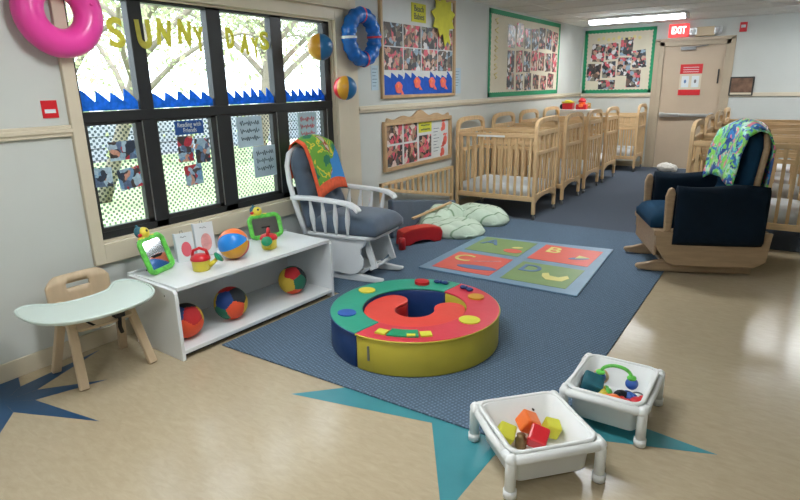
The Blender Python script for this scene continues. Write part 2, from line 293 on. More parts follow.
# ---------------------------------------------------------------- mesh builder
class MB:
    def __init__(s): s.v = []; s.f = []; s.m = []; s.s = []; s.M = Matrix.Identity(4)
    def add(s, vs_, fs, mi=0, sm=False):
        o = len(s.v); s.v += [s.M @ Vector(v) for v in vs_]
        for f in fs: s.f.append([o+i for i in f]); s.m.append(mi); s.s.append(sm)
    def box(s, c, d, mi=0, rot=None, top=None):
        """centre c, dims d; top = (sx, sy) scale of the upper face"""
        x, y, z = [k/2 for k in d]; tx, ty = top or (1, 1)
        P = [(-x, -y, -z), (x, -y, -z), (x, y, -z), (-x, y, -z), (-x*tx, -y*ty, z), (x*tx, -y*ty, z), (x*tx, y*ty, z), (-x*tx, y*ty, z)]
        R = rot or Matrix.Identity(3)
        s.add([R @ Vector(p) + Vector(c) for p in P], [(0, 3, 2, 1), (4, 5, 6, 7), (0, 1, 5, 4), (1, 2, 6, 5), (2, 3, 7, 6), (3, 0, 4, 7)], mi); return s
    def bb(s, a, b, mi=0):
        return s.box([(a[i]+b[i])/2 for i in range(3)], [abs(b[i]-a[i]) for i in range(3)], mi)
    def beam(s, a, b, w, h, mi=0, up=(0, 0, 1)):
        a, b = Vector(a), Vector(b); z = (b-a).normalized(); u = Vector(up)
        if abs(z.dot(u)) > .99: u = Vector((1, 0, 0))
        x = u.cross(z).normalized(); y = z.cross(x)
        return s.box((a+b)/2, (w, h, (b-a).length), mi, Matrix((x, y, z)).transposed())
    def tube(s, pts, r, mi=0, n=10, closed=False, cap=True):
        pts = [Vector(p) for p in pts]; L = len(pts); rr = r if isinstance(r, (list, tuple)) else [r]*L
        vs_ = []; prev = None
        for i, p in enumerate(pts):
            if closed: d = pts[(i+1) % L]-pts[i-1]
            else: d = pts[min(i+1, L-1)]-pts[max(i-1, 0)]
            d.normalize()
            if prev is None:
                x = d.orthogonal().normalized()
            else:
                x = (prev - d*prev.dot(d)).normalized()
            prev = x; y = d.cross(x)
            for k in range(n):
                a = 2*PI*k/n; vs_.append(p + (x*math.cos(a)+y*math.sin(a))*rr[i])
        fs = []
        for i in range(L if closed else L-1):
            j = (i+1) % L
            for k in range(n): fs.append((i*n+k, i*n+(k+1) % n, j*n+(k+1) % n, j*n+k))
        if not closed and cap: fs += [tuple(range(n))[::-1], tuple((L-1)*n+k for k in range(n))]
        s.add(vs_, fs, mi, True); return s
    def cyl(s, a, b, r, mi=0, n=16, r2=None):
        return s.tube([a, b], [r, r if r2 is None else r2], mi, n)
    def lathe(s, prof, c=(0, 0, 0), mi=0, n=24, sm=True):
        vs_ = []; c = Vector(c)
        for (r, z) in prof:
            for k in range(n):
                a = 2*PI*k/n; vs_.append(c+Vector((r*math.cos(a), r*math.sin(a), z)))
        fs = []
        for i in range(len(prof)-1):
            for k in range(n): fs.append((i*n+k, i*n+(k+1) % n, (i+1)*n+(k+1) % n, (i+1)*n+k))
        fs += [tuple(range(n))[::-1], tuple((len(prof)-1)*n+k for k in range(n))]
        s.add(vs_, fs, mi, sm); return s
    def prism(s, poly, t0, t1, axis='z', mi=0, sm=False):
        """poly 2D; axis: extrusion axis. 'z': (x,y); 'y': (x,z); 'x': (y,z)"""
        def mk(p, t): return {'z': (p[0], p[1], t), 'y': (p[0], t, p[1]), 'x': (t, p[0], p[1])}[axis]
        n = len(poly); vs_ = [mk(p, t0) for p in poly]+[mk(p, t1) for p in poly]
        fs = [tuple(range(n))[::-1], tuple(range(n, 2*n))]
        s.add(vs_, fs, mi, False)
        o = len(s.v)-2*n
        for i in range(n): s.f.append([o+i, o+(i+1) % n, o+n+(i+1) % n, o+n+i]); s.m.append(mi); s.s.append(sm)
        return s
    def ball(s, c, r, mi=0, nu=20, nv=12, fn=None):
        rx, ry, rz = r if isinstance(r, (tuple, list)) else (r, r, r)
        vs_ = []; fs = []
        for i in range(nv+1):
            th = PI*i/nv
            for k in range(nu):
                a = 2*PI*k/nu; vs_.append((c[0]+rx*math.sin(th)*math.cos(a), c[1]+ry*math.sin(th)*math.sin(a), c[2]+rz*math.cos(th)))
        for i in range(nv):
            for k in range(nu):
                f = (i*nu+k, (i+1)*nu+k, (i+1)*nu+(k+1) % nu, i*nu+(k+1) % nu)
                s.add([], [], 0)
                fs.append(f)
        o = len(s.v); s.v += [s.M @ Vector(v) for v in vs_]
        for j, f in enumerate(fs):
            s.f.append([o+i for i in f]); s.m.append(fn(j // nu, j % nu) if fn else mi); s.s.append(True)
        return s
    def build(s, name, mats, parent=None, bevel=0, loc=None, rot=None, seg=2, sub=0):
        me = bpy.data.meshes.new(name); me.from_pydata([tuple(v) for v in s.v], [], s.f)
        if not isinstance(mats, (list, tuple)): mats = [mats]
        for m in mats: me.materials.append(M[m] if isinstance(m, str) else m)
        me.polygons.foreach_set('material_index', s.m); me.polygons.foreach_set('use_smooth', s.s)
        bm = bmesh.new(); bm.from_mesh(me); bmesh.ops.remove_doubles(bm, verts=bm.verts, dist=1e-6); bmesh.ops.recalc_face_normals(bm, faces=bm.faces); bm.to_mesh(me); bm.free()
        me.update()
        o = bpy.data.objects.new(name, me); col.objects.link(o)
        if parent: o.parent = parent
        if loc: o.location = loc
        if rot: o.rotation_euler = rot
        if bevel:
            b = o.modifiers.new('bevel', 'BEVEL'); b.width = bevel; b.segments = seg; b.limit_method = 'ANGLE'; b.angle_limit = .7
        if sub:
            b = o.modifiers.new('sub', 'SUBSURF'); b.levels = sub; b.render_levels = sub
        return o
def tag(o, label=None, cat=None, group=None, kind=None):
    if label: o['label'] = label
    if cat: o['category'] = cat
    if group: o['group'] = group
    if kind: o['kind'] = kind
    return o
def empty(name, loc=(0, 0, 0), rz=0, label=None, cat=None, group=None, kind=None):
    o = bpy.data.objects.new(name, None); col.objects.link(o); o.location = loc; o.rotation_euler = (0, 0, rz)
    o.empty_display_size = .1
    return tag(o, label, cat, group, kind)
def copy_tree(o, parent=None):
    c = o.copy(); col.objects.link(c); c.parent = parent
    for ch in [x for x in col.objects if x.parent == o]: copy_tree(ch, c)
    return c
def text(name, body, size, m, parent, loc, depth=.002, w=None, rz=0, bold=0):
    """text standing in local XZ plane facing -Y, centred at loc"""
    cu = bpy.data.curves.new('txt', 'FONT'); cu.body = body; cu.size = size; cu.extrude = depth/2; cu.align_x = 'CENTER'; cu.align_y = 'CENTER'; cu.offset = bold
    cu.space_line = .85
    to = bpy.data.objects.new('txt', cu); col.objects.link(to)
    me = bpy.data.meshes.new_from_object(to.evaluated_get(bpy.context.evaluated_depsgraph_get()))
    bpy.data.objects.remove(to); bpy.data.curves.remove(cu)
    R = Matrix.Rotation(rz, 4, 'Y') @ Matrix(((1, 0, 0, 0), (0, 0, -1, 0), (0, 1, 0, 0), (0, 0, 0, 1)))
    xs = [v.co.x for v in me.vertices]; sx = (w/(max(xs)-min(xs))) if w else 1
    for v in me.vertices: v.co.x *= sx
    me.transform(R); me.materials.clear(); me.materials.append(M[m])
    o = bpy.data.objects.new(name, me); col.objects.link(o); o.parent = parent; o.location = loc
    return o
def struct(name, mb, m, parent=None, bevel=0):
    o = mb.build(name, m, parent, bevel)
    if not parent: o['kind'] = 'structure'
    return o
# ================================================================= THE SETTING
WX, BY, RX, FY, CZ = -3.24, 10.78, 2.3, -2.2, 2.385
# floor with the linoleum star inlays
fl = MB().bb((WX-.1, FY, -.1), (RX, BY+.1, 0))
def flat(poly, mi, z=.0008): fl.add([(x, y, z) for x, y in poly], [tuple(range(len(poly)))], mi)
flat([(-1.864, 1.782), (-1.145, 1.932), (-1.137, 1.919), (-.96, 2.17), (-1.3, 2.35)], 1)
flat([(-.818, 1.444), (-.812, 1.853), (-.96, 2.17), (-1.137, 1.919)], 1)
flat([(-.054, 2.344), (-.80, 2.46), (-.96, 2.17), (-.812, 1.853), (-.78, 2.085)], 1)
O = Vector((-3.02, .98))
for k in range(8):
    a = .27 + k*PI/4; L = .60 if k % 2 == 0 else .46
    tip = O+Vector((math.cos(a), math.sin(a)))*L; p = O+Vector((math.cos(a-.39), math.sin(a-.39)))*.15; q = O+Vector((math.cos(a+.39), math.sin(a+.39)))*.15
    flat([tuple(O), tuple(p), tuple(tip), tuple(q)], 2)
struct('floor', fl, ['floor', 'tealfloor', 'navyfloor'])
struct('trim_5', MB().bb((WX, 5.86, 0), (RX, BY, .006)), 'carpet')     # wall-to-wall carpet at the crib end
struct('ceiling', MB().bb((WX-.15, FY, CZ), (RX+.1, BY+.1, CZ+.12)), 'ceiling')
# suspended ceiling grid
g = MB()
for i in range(6): g.bb((WX+.42+i*1.2, FY, CZ-.004), (WX+.445+i*1.2, BY, CZ+.004))
for i in range(22): g.bb((WX, FY+.3+i*.61, CZ-.004), (RX, FY+.325+i*.61, CZ+.004))
struct('trim_6', g, 'ceiling')
# left wall with window opening y 1.70..3.88, z .62..2.0
w = MB()
w.bb((WX-.14, FY, 0), (WX, 1.70, CZ)).bb((WX-.14, 3.885, 0), (WX, BY, CZ)).bb((WX-.14, 1.70, 0), (WX, 3.885, .60)).bb((WX-.14, 1.70, 1.985), (WX, 3.885, CZ))
struct('wall_left', w, 'wall')
w = MB().bb((WX, BY, 0), (-1.95, BY+.1, CZ)).bb((-.92, BY, 0), (RX, BY+.1, CZ)).bb((-1.95, BY, 2.07), (-.92, BY+.1, CZ))
struct('wall_back', w, 'wall')
struct('wall_right', MB().bb((RX, FY, 0), (RX+.1, BY, CZ)), 'wall')
struct('wall_front', MB().bb((WX, FY-.1, 0), (RX, FY, CZ)), 'wall')
# chair rails and baseboards
def rail(name, a, b, out):
    m = MB(); m.bb(a, b)
    return m
m = MB().bb((WX, FY, 1.225), (WX+.022, 1.635, 1.285)).bb((WX, FY, 1.245), (WX+.032, 1.635, 1.268)); struct('trim_1', m, 'trim', bevel=.004)
m = MB().bb((WX, 4.18, 1.225), (WX+.022, BY, 1.285)).bb((WX, 4.18, 1.245), (WX+.032, BY, 1.268)); struct('trim_2', m, 'trim', bevel=.004)
m = MB().bb((WX+.03, BY-.022, 1.195), (-2.03, BY, 1.255)).bb((WX+.03, BY-.032, 1.215), (-2.03, BY, 1.238)); struct('trim_3', m, 'trim', bevel=.004)
m = MB().bb((-.86, BY-.022, 1.195), (RX, BY, 1.255)); struct('trim_4', m, 'trim', bevel=.004)
struct('baseboard_left', MB().bb((WX, FY, 0), (WX+.012, BY-.012, .1)), 'trim', bevel=.003)
struct('baseboard_back', MB().bb((WX, BY-.012, .0), (-2.03, BY, .1)).bb((-.86, BY-.012, 0), (RX, BY, .1)), 'trim', bevel=.003)

# window: root empty with parts
win = empty('window_1', (WX, 2.79, 0), PI/2, kind='structure')     # local x = world y - 2.79, local -y = into the room
y_ = lambda v: v-2.79
m = MB()
c0, c1 = 1.635, 4.02     # casing outer
m.bb((y_(c0), -.03, .485), (y_(1.70), .0, 2.08)).bb((y_(3.885), -.03, .485), (y_(c1), .0, 2.08)).bb((y_(1.70), -.03, .485), (y_(3.885), 0, .60)).bb((y_(1.70), -.03, 1.985), (y_(3.885), 0, 2.08))
m.bb((y_(4.02), -.018, .1), (y_(4.185), 0, CZ))    # flat pilaster strip beside the casing
m.build('casing', 'trim', win, .004)
m = MB().bb((y_(1.70), 0, .60), (y_(1.715), .14, 1.985)).bb((y_(3.87), 0, .60), (y_(3.885), .14, 1.985)).bb((y_(1.7), 0, .60), (y_(3.885), .14, .612)).bb((y_(1.7), 0, 1.973), (y_(3.885), .14, 1.985))
m.build('jamb', 'trim', win)
m = MB(); m.prism([(-.075, 2.075), (0, 2.075), (0, CZ), (-.16, CZ)], y_(1.2), y_(4.02), 'x'); m.build('valance', 'trim', win)
m = MB()
uy = [(1.715, 1.74), (2.09, 2.18), (2.645, 2.76), (3.215, 3.325), (3.80, 3.87)]
for a, b in uy: m.bb((y_(a), .03, .612), (y_(b), .09, 1.973))
m.bb((y_(1.715), .03, .612), (y_(3.87), .09, .655)).bb((y_(1.715), .03, 1.955), (y_(3.87), .09, 1.973)).bb((y_(1.715), .025, 1.285), (y_(3.87), .095, 1.345))
m.build('window_frame', 'black', win, .003)
panes = [(1.74, 2.09), (2.18, 2.645), (2.76, 3.215), (3.325, 3.80)]
for a, b in panes:
    MB().bb((y_(a), .058, 1.345), (y_(b), .062, 1.955)).build('pane', 'glass', win)
    MB().bb((y_(a), .066, .655), (y_(b), .070, 1.285)).build('pane', 'glass', win)
    m = MB(); m.bb((y_(b)-.045, .035, .655), (y_(b), .075, 1.285)).bb((y_(a), .035, .655), (y_(a)+.012, .075, 1.285)).bb((y_(a), .035, .655), (y_(b), .075, .68)).bb((y_(a), .035, 1.268), (y_(b), .075, 1.285))
    s_ = m.build('sash', 'bronze', win, .002)
    MB().bb((y_(b)-.006, .028, .66), (y_(b)-.001, .036, 1.28)).build('seal_strip', 'silver', s_)
    MB().add([(y_(a), .074, .655), (y_(b), .074, .655), (y_(b), .074, 1.285), (y_(a), .074, 1.285)], [(0, 1, 2, 3)]) if False else None
    q = MB(); q.add([(y_(a), .0735, .655), (y_(b), .0735, .655), (y_(b), .0735, 1.285), (y_(a), .0735, 1.285)], [(0, 1, 2, 3)]); q.build('shade_film', 'screen', win)

# door
dr = empty('door_1', (-1.43, BY, 0), 0, kind='structure')
m = MB().bb((-.52, -.015, 0), (-.45, .1, 2.07)).bb((.45, -.015, 0), (.52, .1, 2.07)).bb((-.52, -.015, 2.0), (.52, .1, 2.07))
m.bb((-.60, -.02, 0), (-.52, 0, 2.10)).bb((.51, -.02, 0), (.575, 0, 2.10)).bb((-.60, -.02, 2.07), (.575, 0, 2.12)); m.build('door_frame', 'doorframe', dr, .004)
MB().bb((-.45, .02, .01), (.45, .06, 2.0)).build('door_panel', 'door', dr, .002)
m = MB().bb((-.43, -.05, .87), (-.12, .0, .93)).bb((-.12, -.045, .878), (.36, -.005, .922)); m.bb((-.43, -.03, .86), (-.36, .02, .94)).bb((.32, -.03, .86), (.38, .02, .94)); m.build('push_bar', 'silver', dr, .004)
m = MB().bb((-.20, -.03, 1.93), (.02, .02, 1.985)); m.beam((-.1, -.03, 1.96), (.2, -.02, 1.995), .02, .012); m.build('door_closer', 'caster', dr, .003)
MB().bb((.375, 0, 1.40), (.395, .02, 1.62)).build('door_guard', 'bronze', dr, .002)
MB().bb((-.5, -.012, 0), (.5, .1, .012)).build('threshold', 'silver', dr)

# ---------------------------------------------------------------- outdoors
struct('lawn', MB().bb((-13.5, -20, -.3), (WX-.14, 45, -.15)), 'lawn')
struct('parking_lot', MB().bb((-20, -20, -.3), (-13.5, 45, -.16)), 'asphalt')
struct('far_pavement', MB().bb((-70, -30, -.3), (-22, 90, -.16)), 'concrete')
struct('far_verge', MB().bb((-22, -20, -.3), (-20, 45, -.14)), 'lawn')
m = MB(); m.prism([(-13.5, 12.2), (-4.0, 6.2), (-4.0, 7.6), (-13.5, 14.5)], -.15, -.135, 'z'); struct('garden_path', m, 'concrete')
def tree(x, y, h, tr, cr, mt, label, lean=.3, n=2600, sz=.16, seed=1):
    rnd = random.Random(seed)
    t = empty('tree', (x, y, -.15), 0, label, 'tree', 'trees outside the window')
    m = MB(); pts = []; rr = []
    for i in range(7):
        k = i/6; pts.append((lean*math.sin(k*2.5)*1.2, lean*k*k, k*h*.75)); rr.append(tr*(1-.55*k))
    m.tube(pts, rr, 0, 9); tips = []
    for b in range(9):
        k = .3+.07*b; i = k*6; p = Vector(pts[int(i)]).lerp(Vector(pts[min(6, int(i)+1)]), i-int(i))
        a = b*2.4+rnd.random(); L = cr*(.7+.4*rnd.random()); q = [p]
        for j in range(1, 6):
            kk = j/5; q.append(p+Vector((math.cos(a+.4*kk)*L*kk, math.sin(a+.4*kk)*L*kk, L*.75*math.sin(kk*1.9)*.7)))
        m.tube(q, [tr*.42*(1-.15*j) for j in range(6)], 0, 6); tips += q[2:]
    m.build('trunk', 'bark', t)
    f = MB(); cl = [(p+Vector((rnd.gauss(0, .35), rnd.gauss(0, .35), rnd.gauss(0, .3)))) for p in tips for _ in range(2)]
    for i in range(n):
        c = rnd.choice(cl); p = c+Vector((rnd.gauss(0, .6), rnd.gauss(0, .6), rnd.gauss(0, .5)))
        d1 = Vector((rnd.uniform(-1, 1), rnd.uniform(-1, 1), rnd.uniform(-1, 1))).normalized(); d2 = d1.orthogonal().normalized(); s = sz*rnd.uniform(.5, 1.1)
        f.add([p-d1*s*.6, p+d2*s*.3, p+d1*s*.6, p-d2*s*.3], [(0, 1, 2, 3)])
    f.build('foliage', mt, t)
tree(-8.5, 4.6, 5.2, .11, 2.4, 'leaf', 'slim tree with arching bough seen through the leftmost upper pane', .9, 5000, .08, 3)
tree(-10.5, 9.6, 6.5, .17, 3.0, 'leaf2', 'grey-green tree seen through the second upper pane', .5, 9000, .09, 5)
tree(-15.5, 14.5, 8, .22, 4.0, 'leaf', 'pale leafy tree seen through the third upper pane', .4, 10000, .12, 8)
tree(-12.5, 15.8, 6.5, .18, 3.2, 'leaf2', 'grey-green tree seen through the rightmost upper pane', .6, 10000, .10, 11)
tree(-17, 8.5, 8, .22, 3.8, 'leaf', 'far pale tree standing beyond the parking lot', .4, 8000, .14, 14)
m = MB()
for i in range(3): m.bb((-14.2+i*.0, -4, -.15+i*.28), (-13.95, 30, .11+i*.28))
tag(m.build('low_wall', 'stone', bevel=.01), 'low grey block wall running along the far edge of the lawn', 'wall')
rnd = random.Random(4); m = MB()
m.bb((-21.6, -4, -.14), (-21.0, 38, .35))
for i in range(5000):
    p = Vector((-21.3+rnd.uniform(-.5, .5), rnd.uniform(-4, 38), rnd.uniform(0, .75))); d1 = Vector((rnd.uniform(-1, 1), rnd.uniform(-1, 1), rnd.uniform(-1, 1))).normalized(); d2 = d1.orthogonal().normalized()
    m.add([p-d1*.14, p+d2*.1, p+d1*.14, p-d2*.1], [(0, 1, 2, 3)])
tag(m.build('hedge', 'leaf3'), 'clipped green hedge beyond the parking lot', 'hedge')

# ================================================================= CEILING LIGHTS
def fixture(x, y, label, visible=True):
    t = empty('ceiling_light', (x, y, CZ-.006), 0, label, 'ceiling light', 'fluorescent ceiling lights')
    MB().bb((-.68, -.13, -.03), (.68, .13, 0)).build('housing', 'offwhite', t, .003)
    m = MB(); pts = [(-.11, -.03), (-.105, -.055), (-.07, -.075), (0, -.082), (.07, -.075), (.105, -.055), (.11, -.03)]
    m.prism(pts, -.66, .66, 'x', sm=True); m.build('diffuser', 'lampwhite', t)
    for s in (-1, 1):
        m = MB(); m.prism([(-.125, -.028), (-.115, -.065), (-.075, -.085), (.075, -.085), (.115, -.065), (.125, -.028)], s*.66, s*.685, 'x'); m.build('end_cap', 'offwhite', t)
    l = bpy.data.lights.new('tube_glow', 'AREA'); l.shape = 'RECTANGLE'; l.size = 1.3; l.size_y = .22; l.energy = LAMP_POWER; l.color = (1, .95, .87)
    o = bpy.data.objects.new('tube_glow', l); col.objects.link(o); o.parent = t; o.location = (0, 0, -.10)
fixture(-2.06, 9.40, 'long white fluorescent ceiling light glowing near the back wall')
fixture(.6, 9.45, 'fluorescent ceiling light outside the frame above the right cribs')
fixture(-1.6, 5.3, 'fluorescent ceiling light outside the frame above the rug')
fixture(-1.6, 1.6, 'fluorescent ceiling light outside the frame above the ring cushion')
fixture(-.6, -1.2, 'fluorescent ceiling light outside the frame behind the camera')

# ================================================================= CARPETS AND MAT
m = MB(); m.prism([(-.66, 1.97), (-.66, 5.86), (WX+.015, 5.86), (WX+.015, 3.015), (-2.56, 3.015), (-2.605, 1.97)], .001, .009, 'z')
tag(m.build('area_rug', 'rug', bevel=.003), 'large ribbed blue rug covering the floor from the shelf to the cribs', 'rug')
mt_ = empty('play_mat', (-1.735, 4.40, .0095), math.radians(.5), 'blue alphabet play mat with red and green squares lying on the rug', 'mat')
qa = [(-.645, -.60), (.665, -.62), (.60, .70), (-.645, .56)]
m = MB(); m.prism(qa, 0, .014, 'z'); m.build('mat_base', 'mat', mt_, .006)
sq = [(-.30, -.285, 'matred', 'C', 'matyellow'), (.30, -.285, 'matgreen', 'D', 'matblue'), (-.30, .30, 'matgreen', 'A', 'matblue'), (.29, .31, 'matred', 'B', 'matyellow')]
for cx, cy, mm, L, lc in sq:
    MB().bb((cx-.255, cy-.245, .014), (cx+.255, cy+.245, .0165)).build('square', mm, mt_, .001)
    o = text('letter', L, .24, lc, mt_, (cx-.13, cy+.08, .0185), .002, bold=.004); o.rotation_euler = (-PI/2, 0, 0)
def blob(pts, z0, z1, mt, name, parent, n=24):
    m = MB(); m.prism(pts, z0, z1, 'z'); return m.build(name, mt, parent)
ell = lambda cx, cy, rx, ry, a=0, n=24: [(cx+rx*math.cos(t)*math.cos(a)-ry*math.sin(t)*math.sin(a), cy+rx*math.cos(t)*math.sin(a)+ry*math.sin(t)*math.cos(a)) for t in [2*PI*k/n for k in range(n)]]
blob(ell(-.15, .20, .085, .06), .0165, .018, 'matred', 'apple_print', mt_); blob(ell(-.15, .315, .05, .025, .4), .0165, .018, 'matyellow', 'apple_leaf_print', mt_)
blob(ell(.42, .25, .085, .03, .5), .0165, .018, 'matblue', 'bird_print', mt_); blob([(.39, .24), (.50, .30), (.40, .34)], .0165, .0185, 'matyellow', 'bird_wing_print', mt_)
blob(ell(-.22, -.39, .17, .05, .1), .0165, .018, 'matblue', 'crocodile_print', mt_); m = MB(); m.beam((-.31, -.25, .0175), (-.11, -.14, .0175), .02, .002); m.build('crayon_print', 'pinkskin', mt_)
blob([(.29, -.27), (.33, -.24), (.36, -.30), (.43, -.31), (.48, -.24), (.51, -.30), (.48, -.39), (.36, -.40), (.31, -.34)], .0165, .018, 'matyellow', 'duck_print', mt_)

# ================================================================= FOAM RING
RC = Vector((-1.68, 2.64)); RZ = .009
def arcpoly(r_in, r_out, a0, a1, n=40):
    P = [(r_out*math.cos(a0+(a1-a0)*k/n), r_out*math.sin(a0+(a1-a0)*k/n)) for k in range(n+1)]
    return P+[(r_in*math.cos(a1-(a1-a0)*k/n), r_in*math.sin(a1-(a1-a0)*k/n)) for k in range(n+1)]
def ring_half(a0, a1, top, side, endm, label, extra):
    t = empty('foam_ring_section', (RC.x, RC.y, RZ), 0, label, 'foam seat', 'halves of the foam activity ring')
    m = MB(); m.prism(arcpoly(.305, .49, a0, a1), 0, .192, 'z', sm=True); o = m.build('side_cover', side, t, .01)
    m = MB(); m.prism(arcpoly(.303, .492, a0, a1), .192, .204, 'z', sm=True); m.build('top_cover', top, t, .005)
    m = MB(); m.tube([(.492*math.cos(a0+(a1-a0)*k/40), .492*math.sin(a0+(a1-a0)*k/40), .196) for k in range(41)], .005, 0, 8); m.build('piping', side, t)
    return t
d = math.radians
gL = ring_half(d(84.9), d(262.3), 'green', 'bluev', 'bluev', 'left half of the foam ring, green top over navy blue sides', None)
gR = ring_half(d(-97.0), d(84.2), 'crimson', 'yellowv', 'yellowv', 'right half of the foam ring, crimson top over mustard yellow sides', None)
def disc(par, x, y, rx, ry, mt, name, a=0, h=.006): blob(ell(x, y, rx, ry, a), .203, .204+h, mt, name, par)
disc(gL, -.396, .065, .055, .05, 'yel', 'yellow_patch'); disc(gL, -.27, -.295, .055, .05, 'bluepatch', 'blue_patch'); disc(gL, -.166, .355, .05, .042, 'darkred', 'red_patch', h=.02)
def bow(par, x, y, a):
    m = MB(); c, s = math.cos(a), math.sin(a)
    for sg in (-1, 1): m.ball((x+sg*.028*c, y+sg*.028*s, .214), (.024, .02, .012), 0, 12, 8)
    m.ball((x, y, .216), .012, 0, 10, 6); m.build('cloth_bow', 'bluev', par)
bow(gL, -.06, .42, .1); bow(gR, .135, .40, -.3)
disc(gR, .248, .304, .05, .045, 'gold', 'gold_patch', h=.01); disc(gR, .374, -.03, .06, .055, 'yelp', 'yellow_patch')
for x, y in ((.056, -.409), (.268, -.315)):
    m = MB(); m.box((x, y, .208), (.06, .055, .01), 0, Matrix.Rotation(math.atan2(y, x)+PI/2, 3, 'Z')); m.build('square_patch', 'yelp', gR)
m = MB(); m.prism(arcpoly(.36, .445, d(-77), d(-55), 10), .203, .212, 'z'); m.build('mesh_pocket', 'greenp', gR)
m = MB(); m.box((.215, -.375, .214), (.045, .025, .006), 0, Matrix.Rotation(.55, 3, 'Z')); m.build('pocket_tab', 'yelp', gR)
m = MB(); m.bb((.02, -.497, .07), (.03, -.489, .15)); m.build('zip_pull', 'caster', gR)
# red horseshoe pad inside the ring
hs = empty('horseshoe_cushion', (RC.x, RC.y, RZ), 0, 'orange-red horseshoe cushion fitted inside the foam ring', 'cushion')
a0, a1 = d(-198), d(38)
P = []; n = 40; ro, ri = .298, .115
for k in range(n+1):
    a = a0+(a1-a0)*k/n; P.append((ro*math.cos(a), ro*math.sin(a)))
rm, rc_ = (ro+ri)/2, (ro-ri)/2
for k in range(1, 12):
    b = a1+PI*k/12; P.append((rm*math.cos(a1)+rc_*math.cos(a1+PI*k/12), rm*math.sin(a1)+rc_*math.sin(a1+PI*k/12)))
for k in range(n+1):
    a = a1-(a1-a0)*k/n; P.append((ri*math.cos(a), ri*math.sin(a)))
for k in range(1, 12):
    b = a0+PI+PI*k/12; P.append((rm*math.cos(a0)+rc_*math.cos(b), rm*math.sin(a0)+rc_*math.sin(b)))
m = MB(); m.prism(P, 0, .165, 'z', sm=True); m.build('side_cover', 'darkred', hs, .012)
m = MB(); m.prism(P, .165, .182, 'z', sm=True); m.build('top_cover', 'redv', hs, .008)

# ================================================================= SHELF UNIT
sh = empty('shelf_unit', (-2.82, 2.350, 0), d(-2.6), 'low white two-level shelf unit standing under the window', 'shelf')
# local x depth (front +.225), local y length
for s in (-1, 1):
    m = MB(); y0 = s*.61
    m.prism([(-.24, 0), (.225, 0), (.225, .395), (.205, .415), (-.24, .425)], y0-.011, y0+.011, 'y'); m.build('side_panel', 'white', sh, .003)
MB().bb((-.24, -.599, .405), (.222, .599, .428)).build('top_panel', 'white', sh, .002)
MB().bb((-.225, -.599, .035), (.222, .599, .058)).build('bottom_shelf', 'white', sh, .002)
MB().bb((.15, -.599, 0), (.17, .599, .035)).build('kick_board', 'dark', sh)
MB().bb((-.238, -.599, .058), (-.225, .599, .405)).build('back_panel', 'white', sh)
m = MB(); m.bb((-.24, -.62, .428), (-.228, .62, .44)); m.build('back_lip', 'white', sh, .002)
m = MB(); m.cyl((.13, -.622, .37), (.13, -.624, .37), .005).cyl((-.13, -.622, .37), (-.13, -.624, .37), .005); m.build('cam_cover', 'caster', sh)

ICO = []
ph = (1+5**.5)/2
for s1 in (-1, 1):
    for s2 in (-1, 1): ICO += [Vector((0, s1, s2*ph)), Vector((s1, s2*ph, 0)), Vector((s2*ph, 0, s1))]
ICO = [v.normalized() for v in ICO]
def patch_ball(x, y, z, r, cols, rot, label):
    me = bpy.data.meshes.new('ball'); bm = bmesh.new(); bmesh.ops.create_icosphere(bm, subdivisions=5, radius=1)
    R = Matrix.Rotation(rot[0], 3, 'X') @ Matrix.Rotation(rot[1], 3, 'Z'); ax = [R @ v for v in ICO]
    for f in bm.faces:
        c = f.calc_center_median().normalized(); f.material_index = max(range(12), key=lambda i: c.dot(ax[i])); f.smooth = True
    for v in bm.verts:
        ds = sorted([v.co.dot(a) for a in ax])[-2:]; e = ds[1]-ds[0]
        v.co *= r*(1-.03*max(0, 1-e/.05))
    bm.to_mesh(me); bm.free()
    for i in range(12): me.materials.append(M[cols[i % len(cols)]])
    o = bpy.data.objects.new('patchwork_ball', me); col.objects.link(o); o.location = (x, y, z+r)
    return tag(o, label, 'ball', 'patchwork balls on the lower shelf')
base = ['pq_red', 'pq_blue', 'pq_yellow', 'pq_orange', 'pq_green', 'pq_black']
def seen(cols, x, y, r0):   # colour order by direction
    return cols
def pick(x, y, rot, rules):
    """colour each patch by where it faces: rules = list of (dx(right), dz(up), colour) as seen from the room"""
    R = Matrix.Rotation(rot[0], 3, 'X') @ Matrix.Rotation(rot[1], 3, 'Z'); out = []
    vdir = Vector((-x, -y, 1.2)).normalized(); rt = vdir.cross(Vector((0, 0, 1))).normalized()*-1; up = rt.cross(vdir)*-1
    if up.z < 0: up = -up
    for v in ICO:
        a = R @ v; fx, fz, ff = a.dot(rt), a.dot(up), a.dot(vdir)
        if ff < -.2: out.append(base[len(out) % 6]); continue
        out.append(min(rules, key=lambda q: (q[0]-fx)**2+(q[1]-fz)**2)[2])
    return out
rr = (.3, .2)
patch_ball(-2.775, 1.87, .0585, .102, pick(-2.8, 1.9, rr, [(-.2, .9, 'pq_black'), (.15, .1, 'pq_red'), (1.1, .2, 'pq_yellow'), (.1, -.95, 'pq_orange'), (-.9, 0, 'pq_blue')]), rr, 'patchwork ball at the left end of the lower shelf, red patch in front')
patch_ball(-2.765, 2.195, .0585, .104, pick(-2.8, 2.2, (.5, .6), [(0, .95, 'pq_red'), (-.3, .2, 'pq_blue'), (.6, .5, 'pq_black'), (.3, -.4, 'pq_orange'), (-.4, -.8, 'pq_green'), (-.9, 0, 'pq_yellow'), (.95, -.2, 'pq_yellow')]), (.5, .6), 'patchwork ball in the middle of the lower shelf, blue and orange patches')
